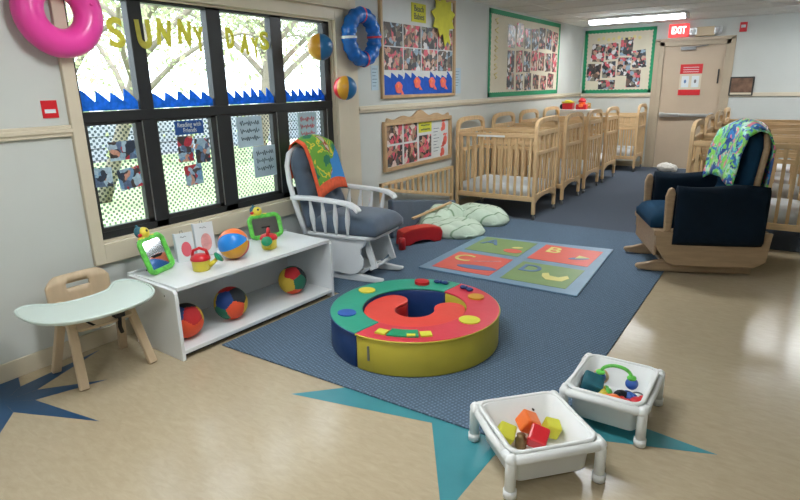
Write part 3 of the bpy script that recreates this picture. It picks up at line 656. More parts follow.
patch_ball(-2.755, 2.735, .0585, .098, pick(-2.8, 2.7, (.1, .9), [(.1, .5, 'pq_red'), (-.7, .0, 'pq_yellow'), (.8, -.1, 'pq_green'), (0, -.6, 'pq_orange'), (-.5, .8, 'pq_green'), (.6, .8, 'pq_black')]), (.1, .9), 'patchwork ball at the right end of the lower shelf, red over orange')

TOPZ = .4285
def beach_ball(name, loc, r, Z, X, bands, label, group):
    """Z = pole axis, X = direction of angle 0; bands = [(end angle, material), ...] going round from -180"""
    Z = Vector(Z).normalized(); X = Vector(X); X = (X-Z*X.dot(Z)).normalized(); Y = Z.cross(X)
    m = MB(); m.M = Matrix((X, Y, Z)).transposed().to_4x4(); nu = 72
    mats = [b_[1] for b_ in bands]+['offwhite']
    def fn(i, k):
        if i in (0, 23): return len(bands)
        a = (k+.5)*360/nu; a = a-360 if a > 180 else a
        return next(j for j, b_ in enumerate(bands) if a < b_[0])
    m.ball((0, 0, 0), r, 0, nu, 24, fn)
    o = m.build(name, mats, None, 0, loc); return tag(o, label, 'ball', group)
beach_ball('beach_ball', (-2.79, 2.285, TOPZ+.096), .096, (.82, .50, .32), (.75, -.6, .35), [(-125, 'redp'), (-110, 'offwhite'), (-38, 'orange'), (25, 'blueb'), (78, 'gold'), (130, 'redp'), (181, 'greenp')], 'beach ball with orange, blue and yellow panels on top of the shelf', None)

def watering_can(x, y, rz, label):
    t = empty('toy_watering_can', (x, y, TOPZ), rz, label, 'toy watering can', 'toy watering cans on the shelf'); t.scale = (1.18, 1.18, 1.12)
    m = MB(); m.lathe([(.038, 0), (.042, .004), (.045, .06), (.046, .064)]); m.build('can_body', 'yel', t)
    m = MB(); m.lathe([(.049, .058), (.049, .066), (.042, .082), (.02, .088), (.0, .089)]); 
    m.tube([(-.038, 0, .08), (-.03, 0, .108), (0, 0, .12), (.03, 0, .108), (.038, 0, .08)], .008, 0, 8); m.build('lid_handle', 'redp', t)
    m = MB(); m.tube([(.04, 0, .025), (.062, 0, .04), (.083, 0, .062)], [.014, .011, .009], 0, 10); m.build('spout', 'yel', t)
    m = MB(); a = Vector((.079, 0, .058)); dd = Vector((.7, 0, .6)).normalized(); m.tube([a, a+dd*.012, a+dd*.016], [.012, .03, .03], 0, 18); m.build('spout_rose', 'greenp', t)
    return t
watering_can(-2.775, 2.02, d(40), 'yellow toy watering can with red lid left of the beach ball')
watering_can(-2.775, 2.565, d(-50), 'yellow toy watering can with green spout facing forward, right of the beach ball')
def parrot_mirror(x, y, rz, w, h, label, side):
    t = empty('toy_mirror', (x, y, TOPZ), rz, label, 'toy mirror', 'green parrot mirrors on the shelf')
    tilt = Matrix.Rotation(-.33, 4, 'X')       # local x right, z up, -y toward viewer
    m = MB(); m.M = tilt; r_ = .016; q = .025
    pts = [(-w/2+q, 0, r_), (w/2-q, 0, r_), (w/2-.006, 0, q), (w/2, 0, q+.01), (w/2, 0, h-q), (w/2-.01, 0, h-.01), (w/2-q, 0, h), (-w/2+q, 0, h), (-w/2+.01, 0, h-.01), (-w/2, 0, h-q), (-w/2, 0, q+.01), (-w/2+.006, 0, q)]
    m.tube(pts, r_, 0, 12, closed=True); m.build('mirror_frame', 'lime', t)
    m = MB(); m.M = tilt; m.bb((-w/2, .0, r_), (w/2, .006, h)); m.build('mirror_glass', 'mirror', t)
    m = MB(); m.M = tilt; m.bb((-w/2, .006, r_), (w/2, .012, h)); m.build('backing', 'bluev', t)
    m = MB(); m.beam((0, .02, h*.5), (0, .10, .006), .06, .006); m.build('easel_leg', 'dark', t)
    bx = -w/2+.065 if side < 0 else -w/2+.07
    m = MB(); m.M = tilt; m.ball((bx, -.005, h+.036), (.034, .028, .034)); m.ball((bx-.03, 0, h+.008), (.026, .016, .014)).ball((bx+.05, 0, h+.006), (.03, .014, .012)); b = m.build('parrot', 'yel', t)
    m = MB(); m.M = tilt; m.ball((bx-.014, .012, h+.046), (.032, .024, .034)); m.ball((bx-.016, .012, h+.078), (.008, .008, .014)); m.build('crest', 'teal', b)
    m = MB(); m.M = tilt; m.ball((bx-.042, -.01, h+.028), (.014, .01, .011)); m.build('beak', 'redp', b)
    m = MB(); m.M = tilt; m.ball((bx-.002, -.032, h+.043), (.007, .005, .008)); m.build('eye', 'black', b)
    return t
parrot_mirror(-2.945, 1.885, d(108), .19, .215, 'green framed toy mirror topped by a parrot, at the left end of the shelf', -1)
parrot_mirror(-2.975, 2.745, d(70), .22, .165, 'green framed toy mirror behind the watering can at the right end of the shelf', 1)
def card(x, y, rz, w, h, label, seed):
    t = empty('picture_card', (x, y, TOPZ), rz, label, 'picture card', 'white picture cards on the shelf')
    m = MB(); m.M = Matrix.Rotation(-.12, 4, 'X'); m.bb((-w/2, 0, 0), (w/2, .006, h)); m.bb((-w/2, .006, 0), (-w/2+.01, .035, h)); m.build('card_stand', 'paper', t, .001)
    m = MB(); m.M = Matrix.Rotation(-.12, 4, 'X'); m.prism(ell(.005, h*.42, w*.28, h*.26), -.002, 0, 'y'); m.build('figure_print', 'pinkskin' if seed else 'redink', t)
    m = MB(); m.M = Matrix.Rotation(-.12, 4, 'X')
    m.tube([(-w*.2+i*.006, -.001, h*.86+.004*math.sin(i*1.7)) for i in range(int(w*.4/.006))], .0015, 0, 5)
    m.tube([(-.02, .003, h-.003), (-.02, 0, h+.012), (-.005, 0, h+.014), (-.002, .003, h-.002)], .0015, 0, 5)
    m.build('caption_mark', 'ink', t); return t
card(-3.0, 2.09, d(75), .11, .18, 'white card with a red figure standing beside the left parrot mirror', 0)
card(-2.99, 2.235, d(75), .125, .215, 'taller white card with a pink figure standing behind the beach ball', 1)

# ================================================================= WHITE GLIDER ROCKER
gl = empty('glider_rocker', (-2.762, 3.455, .009), d(7), 'white wooden glider rocker with slate blue cushions beside the shelf', 'rocking chair'); gl.scale = (1, 1, 1.06)
for s in (-1, 1):
    m = MB(); y0 = s*.17
    m.prism([(-.36, .0), (.18, .0), (.30, .006), (.35, .022), (.345, .04), (.28, .042), (.15, .055), (-.2, .06), (-.33, .05), (-.375, .03)], y0-.02, y0+.02, 'y', sm=False); m.build('runner', 'whitepaint', gl, .008)
    m = MB(); y1 = s*.205
    m.prism([(-.26, .33), (.235, .33), (.215, .28), (.185, .25), (.18, .21), (.205, .17), (.20, .115), (.15, .07), (.08, .05), (-.04, .06), (-.26, .075)], y1-.011, y1+.011, 'y'); m.build('side_panel', 'whitepaint', gl, .004)
    MB().beam((.20, s*.15, .30), (.27, s*.15, .10), .022, .05).build('swing_link', 'whitepaint', gl, .004); MB().beam((-.2, s*.15, .30), (-.13, s*.15, .08), .022, .05).build('swing_link', 'whitepaint', gl, .004)
m = MB(); m.cyl((.24, -.17, .10), (.24, .17, .10), .014).cyl((-.2, -.17, .07), (-.2, .17, .07), .014).cyl((.20, -.2, .30), (.20, .2, .30), .012); m.build('cross_rod', 'whitepaint', gl)
m = MB(); m.bb((-.14, -.15, .05), (.16, .15, .075)); m.build('base_board', 'whitepaint', gl, .004)
m = MB(); m.prism([(-.29, -.25), (.25, -.25), (.30, -.20), (.315, 0), (.30, .20), (.25, .25), (-.29, .25)], .325, .355, 'z'); m.build('seat_rim', 'whitepaint', gl, .012)
# back frame: reclined plane
Bk = Matrix.Translation((-.27, 0, .34)) @ Matrix.Rotation(-.25, 4, 'Y')
m = MB(); m.M = Bk
arc = [(a_, b_*.87) for a_, b_ in [(-.27, 0), (-.285, .12), (-.30, .28), (-.30, .45), (-.28, .58), (-.225, .67), (-.12, .715), (0, .73), (.12, .715), (.225, .67), (.28, .58), (.30, .45), (.30, .28), (.285, .12), (.27, 0)]]
m.tube([(0, a, b) for a, b in arc], .020, 0, 10); m.beam((0, -.27, .03), (0, .27, .03), .03, .03)
for i in range(5): m.cyl((0, -.18+i*.09, .03), (0, -.18+i*.09, .60), .009, 0, 8)
m.build('back_frame', 'whitepaint', gl)
def grid_pad(nx, ny, fn):
    """closed pad: fn(u,v,side)->pt"""
    m = MB(); vs_ = []
    for s in (0, 1):
        for i in range(nx+1):
            for j in range(ny+1): vs_.append(fn(i/nx, j/ny, s))
    fs = []; W = ny+1; K = (nx+1)*W
    for i in range(nx):
        for j in range(ny):
            a = i*W+j; fs += [(a, a+1, a+W+1, a+W), (K+a, K+a+W, K+a+W+1, K+a+1)]
    for i in range(nx):
        a = i*W; fs += [(a, a+W, K+a+W, K+a)]; a = i*W+ny; fs += [(a, K+a, K+a+W, a+W)]
    for j in range(ny):
        a = j; fs += [(a, K+a, K+a+1, a+1)]; a = nx*W+j; fs += [(a, a+1, K+a+1, K+a)]
    m.add(vs_, fs, 0, True); return m
def pad(Mx, outline, t, tufts, puff=.04):
    """outline(u)->half width at height; pad in local (y,z) plane thickness along +x"""
    def fn(u, v, s):
        z = u; y = (v*2-1)
        hw, zz = outline(u)
        e = max(0, 1-abs(y)**4)*max(0, 1-abs(2*u-1)**6)
        th = (t*.35 + t*.65*e**.5)*(1-.16*abs(math.cos(u*PI*3))**6)
        for (tu, tv) in tufts:
            dd = ((u-tu)*zz_len)**2+((y-tv)*hw)**2
            th -= .03*math.exp(-dd/.003)
        x = th if s else 0
        return Mx @ Vector((x, y*hw*(1 if s == 0 else .985), zz))
    zz_len = outline(1)[1]-outline(0)[1]
    return grid_pad(26, 26, fn)
def bo(u):
    z = .04+u*.58; hw = .27-.012*u
    if u > .75: hw *= math.sqrt(max(.08, 1-((u-.75)/.27)**2*.75))
    return hw, z
m = pad(Bk @ Matrix.Translation((.02, 0, 0)), bo, .10, [(.35, -.45), (.35, 0), (.35, .45), (.65, -.45), (.65, .45), (.65, 0)]); m.build('back_cushion', 'slate', gl)
Sm = Matrix.Translation((-.235, 0, .355)) @ Matrix.Rotation(PI/2, 4, 'Y').inverted().to_4x4()
def seat_fn(u, v, s):
    y = v*2-1; x = -.24+u*.565; hw = .245*(1-.10*max(0, u-.75)*4*.5)
    e = max(0, 1-abs(y)**5)*max(0, 1-abs(2*u-1)**8)
    return Vector((x, y*hw, .357+(.045+.075*e**.5+.012*math.sin(u*3) if s else 0)))
grid_pad(24, 22, seat_fn).build('seat_cushion', 'slate', gl)
for s in (-1, 1):
    y0 = s*.29
    m = MB(); P = [(-.36, .62), (-.2, .625), (0, .615), (.12, .61), (.20, .60), (.255, .575), (.28, .545), (.262, .53), (.235, .555), (.18, .575), (.1, .585), (-.2, .595), (-.36, .59)]
    m.prism([(a-(.04 if a > 0 else 0), b+.0) for a, b in P], y0-.033, y0+.033, 'y', sm=False); m.build('armrest', 'whitepaint', gl, .010)
    for k, xx in enumerate((-.20, -.09, .02, .13)):
        a = Vector((xx*.9-.02, s*.245, .35)); b = Vector((xx, s*.285, .588)); n_ = 9
        m = MB(); m.tube([a.lerp(b, i/n_) for i in range(n_+1)], [.010+.010*math.sin(PI*i/n_)**2 for i in range(n_+1)], 0, 10); m.build('arm_spindle', 'whitepaint', gl)
# blanket over the back
bl = MB(); prof = []
def bpt(u, v):       # v 0..1 length; u 0..1 across (y)
    y = -.19+u*.41
    L = [(-.06, .42), (-.045, .52), (-.03, .61), (.0, .665), (.06, .68), (.12, .65), (.14, .55), (.147, .42), (.15, .28)]
    f = v*(len(L)-1); i = min(int(f), len(L)-2); k = f-i
    x = L[i][0]*(1-k)+L[i+1][0]*k; z = L[i][1]*(1-k)+L[i+1][1]*k
    z -= (.10*abs(y/.30)**2.5)*(1 if .25 < v else .6)
    x += .006*math.sin(u*9+v*4); z -= max(0, v-.5)*(1-u)*.12
    return Bk @ Vector((x, y, z+.005))
nu, nv = 20, 28
vs_ = [bpt(i/nu, j/nv) for i in range(nu+1) for j in range(nv+1)]
for p, mi in ((0, 0), (1, 1)):
    fs = []
    for i in range(nu):
        for j in range(nv):
            e = 1 if (i < 2 or j >= nv-2) else 0
            if e == mi: a = i*(nv+1)+j; fs.append((a, a+1, a+nv+2, a+nv+1))
    bl.add(vs_, fs, mi, True)
bo_ = bl.build('play_blanket', ['blanket', 'blankborder'], None, 0, gl.location, gl.rotation_euler); bo_.scale = gl.scale
sd = bo_.modifiers.new('thick', 'SOLIDIFY'); sd.thickness = .008; sd.offset = 1
tag(bo_, 'bright green and blue printed blanket with orange border draped over the white glider', 'blanket')

# ================================================================= HIGH CHAIR
hc = empty('high_chair', (-2.935, 1.45, 0), d(-4), 'light wood high chair with pale tray left of the white shelf', 'high chair'); hc.scale = (1, 1, .93)
for sx, sy in ((1, -1), (1, 1), (-1, -1), (-1, 1)):
    m = MB(); m.beam((sx*.055, sy*.155, .37), (sx*.17, sy*.185, .0), .05, .028, up=(1, 0, 0)) if False else m.beam((sx*.05, sy*.15, .37), (sx*.165, sy*.185, .004), .030, .045, up=(0, 1, 0)); m.build('leg', 'highwood', hc, .006)
m = MB(); m.bb((-.08, -.165, .32), (.08, -.14, .37)).bb((-.08, .14, .32), (.08, .165, .37)).bb((-.12, -.15, .30), (-.095, .15, .36)); m.build('side_rail', 'highwood', hc, .005)
m = MB(); m.prism([(-.14, -.14), (.12, -.14), (.14, 0), (.12, .14), (-.14, .14)], .31, .328, 'z'); m.build('seat', 'highwood', hc, .006)
# backrest with hand slot
m = MB()
def br(yy, zz): return Vector((-.155-.03*(zz-.33)+.5*yy*yy, yy, zz))
out = [(-.165, .33), (.165, .33), (.17, .45), (.15, .53), (.12, .555), (-.12, .555), (-.15, .53), (-.17, .45)]
ys = [-.165+.33*i/22 for i in range(23)]; top = lambda yy: .56-.055*max(0, (abs(yy)-.10)/.065)**2
zs = [.32, .36, .40, .44, .475, .505, .55]
vs_ = []; 
for s in (0, 1):
    for yy in ys:
        for k, zz in enumerate(zs):
            z2 = zz if k < 6 else top(yy); z2 = min(z2, top(yy)); vs_.append(br(yy, z2)-Vector((.012*s, 0, 0)))
K = len(ys)*7
for i in range(22):
    for k in range(6):
        hole = (k == 4 and abs((ys[i]+ys[i+1])/2) < .058)
        a = i*7+k; q4 = (a, a+1, a+8, a+7)
        if not hole: m.add([vs_[j] for j in q4], [(0, 1, 2, 3)], 0, True); m.add([vs_[K+j] for j in q4], [(3, 2, 1, 0)], 0, True)
def edge(a, b): m.add([vs_[a], vs_[b], vs_[K+b], vs_[K+a]], [(0, 1, 2, 3)], 0, False)
for i in range(22): edge(i*7+6, i*7+13); edge(i*7, i*7+7)
for k in range(6): edge(k, k+1); edge(22*7+k, 22*7+k+1)
hi = [i for i in range(22) if abs((ys[i]+ys[i+1])/2) < .058]
for i in hi: edge(i*7+4, i*7+11); edge(i*7+5, i*7+12)
edge(hi[0]*7+4, hi[0]*7+5); edge((hi[-1]+1)*7+4, (hi[-1]+1)*7+5)
m.build('backrest', 'highwood', hc)
tr_out = [(a_*1.12+.045, b_*1.02-.06) for a_, b_ in [(-.08, -.285), (.02, -.30), (.14, -.285), (.235, -.22), (.28, -.12), (.292, 0), (.28, .12), (.235, .22), (.14, .285), (.02, .30), (-.08, .285), (-.11, .25), (-.105, .20), (-.06, .165), (-.01, .12), (.01, 0), (-.01, -.12), (-.06, -.165), (-.105, -.20), (-.11, -.25)]]
for _ in range(2):
    tr_out = [q_ for i_ in range(len(tr_out)) for q_ in ((tr_out[i_][0]*.75+tr_out[(i_+1) % len(tr_out)][0]*.25, tr_out[i_][1]*.75+tr_out[(i_+1) % len(tr_out)][1]*.25), (tr_out[i_][0]*.25+tr_out[(i_+1) % len(tr_out)][0]*.75, tr_out[i_][1]*.25+tr_out[(i_+1) % len(tr_out)][1]*.75))]
m = MB(); m.prism(tr_out, .452, .468, 'z'); m.build('tray', 'tray', hc, .006, seg=3)
m = MB(); m.tube([(a, b, .468) for a, b in tr_out], .007, 0, 8, closed=True); m.build('tray_rim', 'tray', hc)
for sg in (-1, 1): MB().beam((.0, sg*.16, .36), (.02, sg*.16, .455), .02, .08).build('tray_bracket', 'highwood', hc)
m = MB(); m.tube([(.06, .05, .335), (.10, .06, .35), (.13, .06, .33), (.14, .05, .28), (.135, .06, .24)], .010, 0, 6).bb((.10, .035, .335), (.145, .085, .36)).tube([(.0, -.07, .335), (.06, -.09, .35), (.12, -.07, .33), (.10, -.03, .30)], .006, 0, 6); m.build('harness_strap', 'strap', hc)

# ================================================================= CRIBS
CW, CD = .975, .70
def make_crib(w=CW, dd=CD, label='', gate=False):
    t = empty('crib', (0, 0, 0), 0, label, 'crib', 'compact wooden cribs')     # origin at front-left corner
    # end panels (perpendicular to x)
    for x0 in (0, w):
        sx = .035; xa = x0-(0 if x0 == 0 else sx)
        m = MB(); ya, yb = .0, dd; n_ = 14
        # arched outline band from post to post
        def ar(k, inset):
            a = PI*k/n_; hw = dd/2-inset; ex = abs(math.cos(a))**.55*(1 if math.cos(a) > 0 else -1)
            return (dd/2-hw*ex, .95+(.145-inset*.95)*math.sin(a)**.6)
        O_ = [ar(k, 0) for k in range(n_+1)]; I_ = [ar(k, .052) for k in range(n_+1)]
        for k in range(n_):
            m.prism([O_[k], O_[k+1], I_[k+1], I_[k]], xa, xa+sx, 'x')
        m.bb((xa, ya, .06), (xa+sx, ya+.042, .96)).bb((xa, yb-.042, .06), (xa+sx, yb, .96))
        m.bb((xa+.004, .04, .905), (xa+sx-.004, dd-.04, .955)).bb((xa+.004, .04, .70), (xa+sx-.004, dd-.04, .74))
        P = [(.04, .28), (.04, .17), (.10, .20), (.2, .225), (dd/2, .235), (dd-.2, .225), (dd-.10, .20), (dd-.04, .17), (dd-.04, .28)]
        m.prism(P, xa+.004, xa+sx-.004, 'x')
        e = m.build('end_panel', 'wood', t, .004)
        s = MB()
        for i in range(6):
            yc = .04+(dd-.08)*(i+.5)/6; s.bb((xa+.011, yc-.018, .28), (xa+.024, yc+.018, .70))
        for i in range(4):
            yc = .04+(dd-.08)*(i+.5)/4; s.bb((xa+.011, yc-.028, .74), (xa+.024, yc+.028, .905))
        s.build('slats', 'wood', e)
    # front and back
    for yy, g_ in ((.0, gate), (dd-.03, True)):
        MB().bb((.035, yy+.003, .885), (w-.035, yy+.029, .93)).build('top_rail', 'woodx', t, .004)
        f = MB().bb((.035, yy+.003, .20), (w-.035, yy+.029, .255)).build('bottom_rail', 'woodx', t, .004)
        if g_:
            MB().bb((.035, yy+.003, .74), (w-.035, yy+.029, .785)).build('gate_rail', 'woodx', t, .003); MB().bb((.035, yy+.003, .685), (w-.035, yy+.029, .725)).build('gate_rail', 'woodx', t, .003)
        s = MB(); n_ = 11
        for i in range(n_):
            xc = .035+(w-.07)*(i+.5)/n_
            if g_: s.bb((xc-.022, yy+.009, .785), (xc+.022, yy+.022, .885)).bb((xc-.014, yy+.009, .255), (xc+.014, yy+.022, .685)); s.bb((xc-.007, yy+.009, .725), (xc+.007, yy+.022, .74))
            else: s.bb((xc-.013, yy+.009, .255), (xc+.013, yy+.022, .885))
        s.build('slats', 'wood', f)
    MB().bb((.035, .03, .232), (w-.035, dd-.03, .248)).build('mattress_board', 'woodx', t)
    for cx in (.018, w-.018):
        for cy in (.022, dd-.022):
            m = MB(); m.cyl((cx, cy, .045), (cx, cy, .065), .01, 0, 8).cyl((cx-.012, cy+.01, .022), (cx+.012, cy+.01, .022), .0215, 0, 14); m.build('caster', 'caster', t)
    MB().bb((w*.28, -.002, .888), (w*.62, .004, .908)).build('clear_teether_strip', 'offwhite', t)
    return t
def mattress(x, y, w, dd, z, label):
    def fn(u, v, s):
        e = max(0, 1-abs(2*u-1)**10)*max(0, 1-abs(2*v-1)**10)
        return Vector((x+.045+(w-.09)*u, y+.04+(dd-.08)*v, z+.249+((.10+.03*e+.006*noise.noise(Vector((u*5+x, v*5+y, 0)))) if s else 0)))
    return tag(grid_pad(16, 14, fn).build('crib_mattress', 'mattress'), label, 'mattress', 'white crib mattresses')
CX = -3.165
ords = ['first', 'second', 'third', 'fourth']
desc = [('wooden crib nearest the camera in the left row, slatted front facing the room', 5.90), ('wooden crib second from the front in the left row', 6.86), ('wooden crib third from the front in the left row', 7.76), ('wooden crib fourth in the left row, below the white corner table', 8.70)]
crib0 = None
for i, (lb, yy) in enumerate(desc):
    c = make_crib(label=lb) if crib0 is None else copy_tree(crib0)
    crib0 = crib0 or c; c.location = (CX, yy, .0065); c['label'] = lb
    mattress(CX, yy, CW, CD, .0065, ['white mattress in the front crib of the left row', 'white mattress in the second crib of the left row', 'white mattress in the third crib of the left row', 'white mattress in the fourth crib of the left row'][i])
c5 = make_crib(CW, .60, 'wooden crib against the back wall left of the door, two-tier slatted front', True); c5.location = (-3.01, 10.05, .0065)
mattress(-3.01, 10.05, CW, .60, .0065, 'white mattress in the crib against the back wall')
for lb, yy in (('wooden crib just behind the navy glider, front of the right row', 5.72), ('wooden crib second from the front in the right row', 6.62), ('wooden crib third from the front in the right row', 7.54), ('wooden crib farthest back in the right row', 8.46)):
    c = copy_tree(c5) if False else copy_tree(crib0); c.location = (-.715, yy, .0065); c['label'] = lb
    mattress(-.715, yy, CW, CD, .0065, 'white mattress in the ' + lb.replace('wooden crib ', 'crib '))

# low slatted wedge panel against the wall
lp = empty('slatted_wedge_gate', (-3.17, 4.40, .009), 0, 'low wooden slatted gate with sloping lower rail against the wall under the framed board', 'gate')
for y_p in (0, 1.40): MB().bb((-.018, y_p, 0), (.018, y_p+.035, .55)).build('post', 'wood', lp, .004)
m = MB(); m.beam((0, .0, .535), (0, 1.43, .535), .032, .03); m.build('top_rail', 'woodx', lp, .004)
m = MB(); m.beam((0, .03, .49), (0, 1.41, .21), .032, .034); m.build('sloping_rail', 'woodx', lp, .004)
for i in range(12):
    yy = .16+i*.105; MB().bb((-.008, yy-.016, .49-(yy-.03)*.203), (.008, yy+.016, .53)).build('slat', 'wood', lp)

# ================================================================= COMFORTERS, RED FOAM
def puff(x, y, z, rx, ry, h, rz, seed, label):
    def fn(u, v, s):
        a, b = 2*u-1, 2*v-1
        # square to disc
        px = a*math.sqrt(1-b*b/2); py = b*math.sqrt(1-a*a/2); r = min(1, math.hypot(px, py))
        k = max(0, 1-r**3.2)**.45
        nn = noise.noise(Vector((px*2.2+seed, py*2.2, 0)))
        zz = h*k*(.92+.12*nn)
        fold = abs(math.sin((px*1.4+py*2.1+seed)*2.1+nn*1.6)); zz *= .88+.14*fold**.5
        ed = 1+.07*noise.noise(Vector((math.atan2(py, px)*1.5, seed, 1)))
        if s == 0: return Vector((px*rx*.93*ed, py*ry*.93*ed, 0))
        return Vector((px*rx*ed*(1.0), py*ry*ed, max(.004, zz) if r < .995 else .035))
    o = grid_pad(44, 44, fn).build('folded_comforter', 'comforter', None, 0, (x, y, z), (0, 0, rz))
    return tag(o, label, 'comforter', 'pale green comforters on the rug')
puff(-2.72, 4.95, .009, .37, .26, .17, .2, 1.3, 'pale green folded comforter nearest the camera, beside the red foam block')
puff(-2.91, 5.15, .009, .17, .44, .25, .0, 4.1, 'pale green folded comforter farthest left, under the slatted gate')
puff(-2.68, 5.55, .009, .34, .24, .20, .05, 7.7, 'pale green folded comforter nearest the rug side of the front crib')
m = MB(); m.beam((-2.95, 4.62, .20), (-2.84, 5.20, .27), .03, .02); tag(m.build('wooden_stick', 'wood', bevel=.004), 'loose wooden stick lying across the pale green comforters', 'stick')
m = MB(); m.prism([(4.47, .009), (5.78, .009), (5.78, .17), (4.47, .40)], -3.145, -3.085, 'x'); tag(m.build('floor_cushion', 'slate', bevel=.02), 'slate grey floor cushion leaning under the slatted gate', 'cushion')
ra = empty('foam_arch', (-2.80, 4.50, .009), d(62), 'red foam arch block lying in front of the comforters', 'foam block')
P = [(-.22, 0), (-.13, 0), (-.08, .025), (0, .035), (.08, .025), (.13, 0), (.21, 0), (.225, .09), (.21, .125), (.12, .145), (0, .15), (-.12, .145), (-.21, .125)]
m = MB(); m.prism(P, -.07, .07, 'y', sm=False); m.build('foam_body', 'darkred', ra, .012)
m = MB(); m.prism([(-.2, .128), (-.12, .146), (0, .151), (.12, .146), (.205, .128), (.205, .133), (.12, .152), (0, .157), (-.12, .152), (-.2, .133)], -.066, .066, 'y', sm=False); m.build('top_cover', 'redv', ra)
m = MB(); m.lathe([(.028, 0), (.032, .006), (.032, .10), (.026, .108), (0, .11)], (0, 0, 0)); tag(m.build('foam_cylinder', 'darkred', loc=(-2.80, 4.20, .009)), 'small red foam cylinder standing between the glider and the foam arch', 'foam block')

# ================================================================= TUBS
def tub(cx, cy, rz, w, dd, label, z=.175):
    t = empty('water_play_tub', (cx, cy, .0), rz, label, 'tub', 'white tubs on tube legs')
    def ring(hw, hd, r, n=6, zz=0, wav=0):
        P = []
        for qx, qy, a0 in ((1, 1, 0), (-1, 1, PI/2), (-1, -1, PI), (1, -1, 1.5*PI)):
            for k in range(n+1):
                a = a0+PI/2*k/n; x = qx*(hw-r)+r*math.cos(a); y = qy*(hd-r)+r*math.sin(a)
                P.append(Vector((x, y, zz+wav*math.cos(min(1, abs(x)/hw)*PI/2)**2)))
        return P
    m = MB(); hw, hd = w/2-.004, dd/2-.004
    prof = [(hw*.86, hd*.86, .03, .032), (hw*.91, hd*.91, .04, .04), (hw*.98, hd*.98, .045, z), (hw*1.06, hd*1.06, .05, z+.006), (hw*1.07, hd*1.07, .05, z-.004)]
    rings = [ring(a, b, r, 6, zz) for a, b, r, zz in prof]
    rin = [ring(a-.006, b-.006, r-.004, 6, zz) for a, b, r, zz in [(hw*.98, hd*.98, .045, z+.002), (hw*.90, hd*.90, .04, .054), (hw*.84, hd*.84, .03, .05)]]
    allr = rings[::-1][0:2][::-1]; seq = rings[:4]+rin
    n_ = len(seq[0]); vs_ = [p for r in seq for p in r]; fs = []
    for i in range(len(seq)-1):
        for k in range(n_): fs.append((i*n_+k, i*n_+(k+1) % n_, (i+1)*n_+(k+1) % n_, (i+1)*n_+k))
    fs += [tuple(range(n_))[::-1], tuple((len(seq)-1)*n_+k for k in range(n_))]
    m.add(vs_, fs, 0, True); m.build('basin', 'offwhite', t)
    m = MB(); m.tube([p for p in ring(hw*1.035, hd*1.035, .05, 6, z+.004)], .008, 0, 8, closed=True); m.build('basin_rim', 'offwhite', t)
    m = MB(); R = .0195; zp = z-.018
    for s in (-1, 1):
        m.tube([(-w/2-.012, s*(dd/2-.035), zp), (-w/2-.012, s*(dd/2-.005), zp), (-w/2+.012, s*(dd/2+.012), zp), (w/2-.012, s*(dd/2+.012), zp), (w/2+.012, s*(dd/2-.005), zp), (w/2+.012, s*(dd/2-.035), zp)], R, 0, 12)
    for s in (-1, 1): m.tube([(s*(w/2+.012), -(dd/2-.03), zp), (s*(w/2+.012), 0, zp-.012), (s*(w/2+.012), dd/2-.03, zp)], R*.85, 0, 12)
    m.build('tube_frame', 'offwhite', t)
    for sx in (-1, 1):
        for sy in (-1, 1):
            m = MB(); X, Y = sx*(w/2+.008), sy*(dd/2+.008)
            m.tube([(X*.97, Y*.97, zp+.006), (X*1.0, Y*1.0, zp-.02), (X, Y, .03)], .0205, 0, 12).tube([(X, Y, .035), (X, Y, .006)], .025, 0, 14).ball((X*.985, Y*.985, zp), .024, 0, 12, 8); l = m.build('leg', 'offwhite', t)
            MB().cyl((X, Y, .0), (X, Y, .007), .019).build('foot_pad', 'caster', l)
    m = MB(); m.cyl((w*.2, dd/2-.032, z*.72), (w*.2, dd/2-.020, z*.72), .004, 0, 8); m.build('drain_hole', 'black', t)
    return t
tub(-.672, 1.925, d(47), .345, .35, 'white play tub on tube legs holding red, orange and yellow blocks, nearest the camera')
tub(-.495, 2.43, d(0), .31, .36, 'white play tub on tube legs full of mixed small toys, farther from the camera')
def toy_block(x, y, z, s, r, mt, label, nm='toy_block'):
    m = MB(); m.box((0, 0, 0), (s, s, s)); o = m.build(nm, mt, None, s*.12, (x, y, z), r)
    return tag(o, label, 'toy block', 'toy blocks in the tubs')
tz = .055
toy_block(-.775, 1.885, tz+.048, .068, (.5, .35, .4), 'yelp', 'yellow block at the left in the near tub')
toy_block(-.72, 1.985, tz+.066, .07, (.3, .5, .9), 'orange', 'orange block on top of the pile in the near tub')
toy_block(-.655, 1.925, tz+.052, .074, (.55, .25, .2), 'redp', 'red block at the right of the pile in the near tub')
toy_block(-.635, 2.025, tz+.045, .062, (.2, .3, .6), 'yelp', 'yellow block behind the red block in the near tub')
m = MB(); m.lathe([(.018, 0), (.023, .008), (.024, .04), (.016, .05), (.018, .06), (.0, .062)]); tag(m.build('small_jar', 'brownjar', loc=(-.712, 1.892, tz+.002)), 'small bronze coloured jar between the blocks in the near tub', 'jar')
toy_block(-.585, 2.41, tz+.07, .09, (.25, .3, .25), 'teal', 'big teal block at the left in the far tub')
toy_block(-.53, 2.335, tz+.03, .045, (.4, .1, .5), 'bluev', 'small blue block low in the far tub')
def rattle(x, y, z, label, rz):
    t = empty('rattle', (x, y, z), rz, label, 'rattle', 'baby toys in the far tub')
    t.scale = (1.15, 1.15, 1.15)
    for sg in (-1, 1): MB().ball((sg*.06, 0, .022), (.024, .024, .024)).build('rattle_ball', 'bluepatch', t)
    m = MB(); m.ball((-.058, 0, .045), (.018, .018, .010)).ball((.058, 0, .045), (.018, .018, .010)); m.tube([(.055*math.cos(a), .012*math.sin(a), .05+.028*math.sin(a)) for a in [PI*k/12 for k in range(13)]], .007, 0, 8); m.build('handle', 'lime', t)
rattle(-.495, 2.47, tz+.068, 'blue and lime double-ended rattle in the far tub', .1)
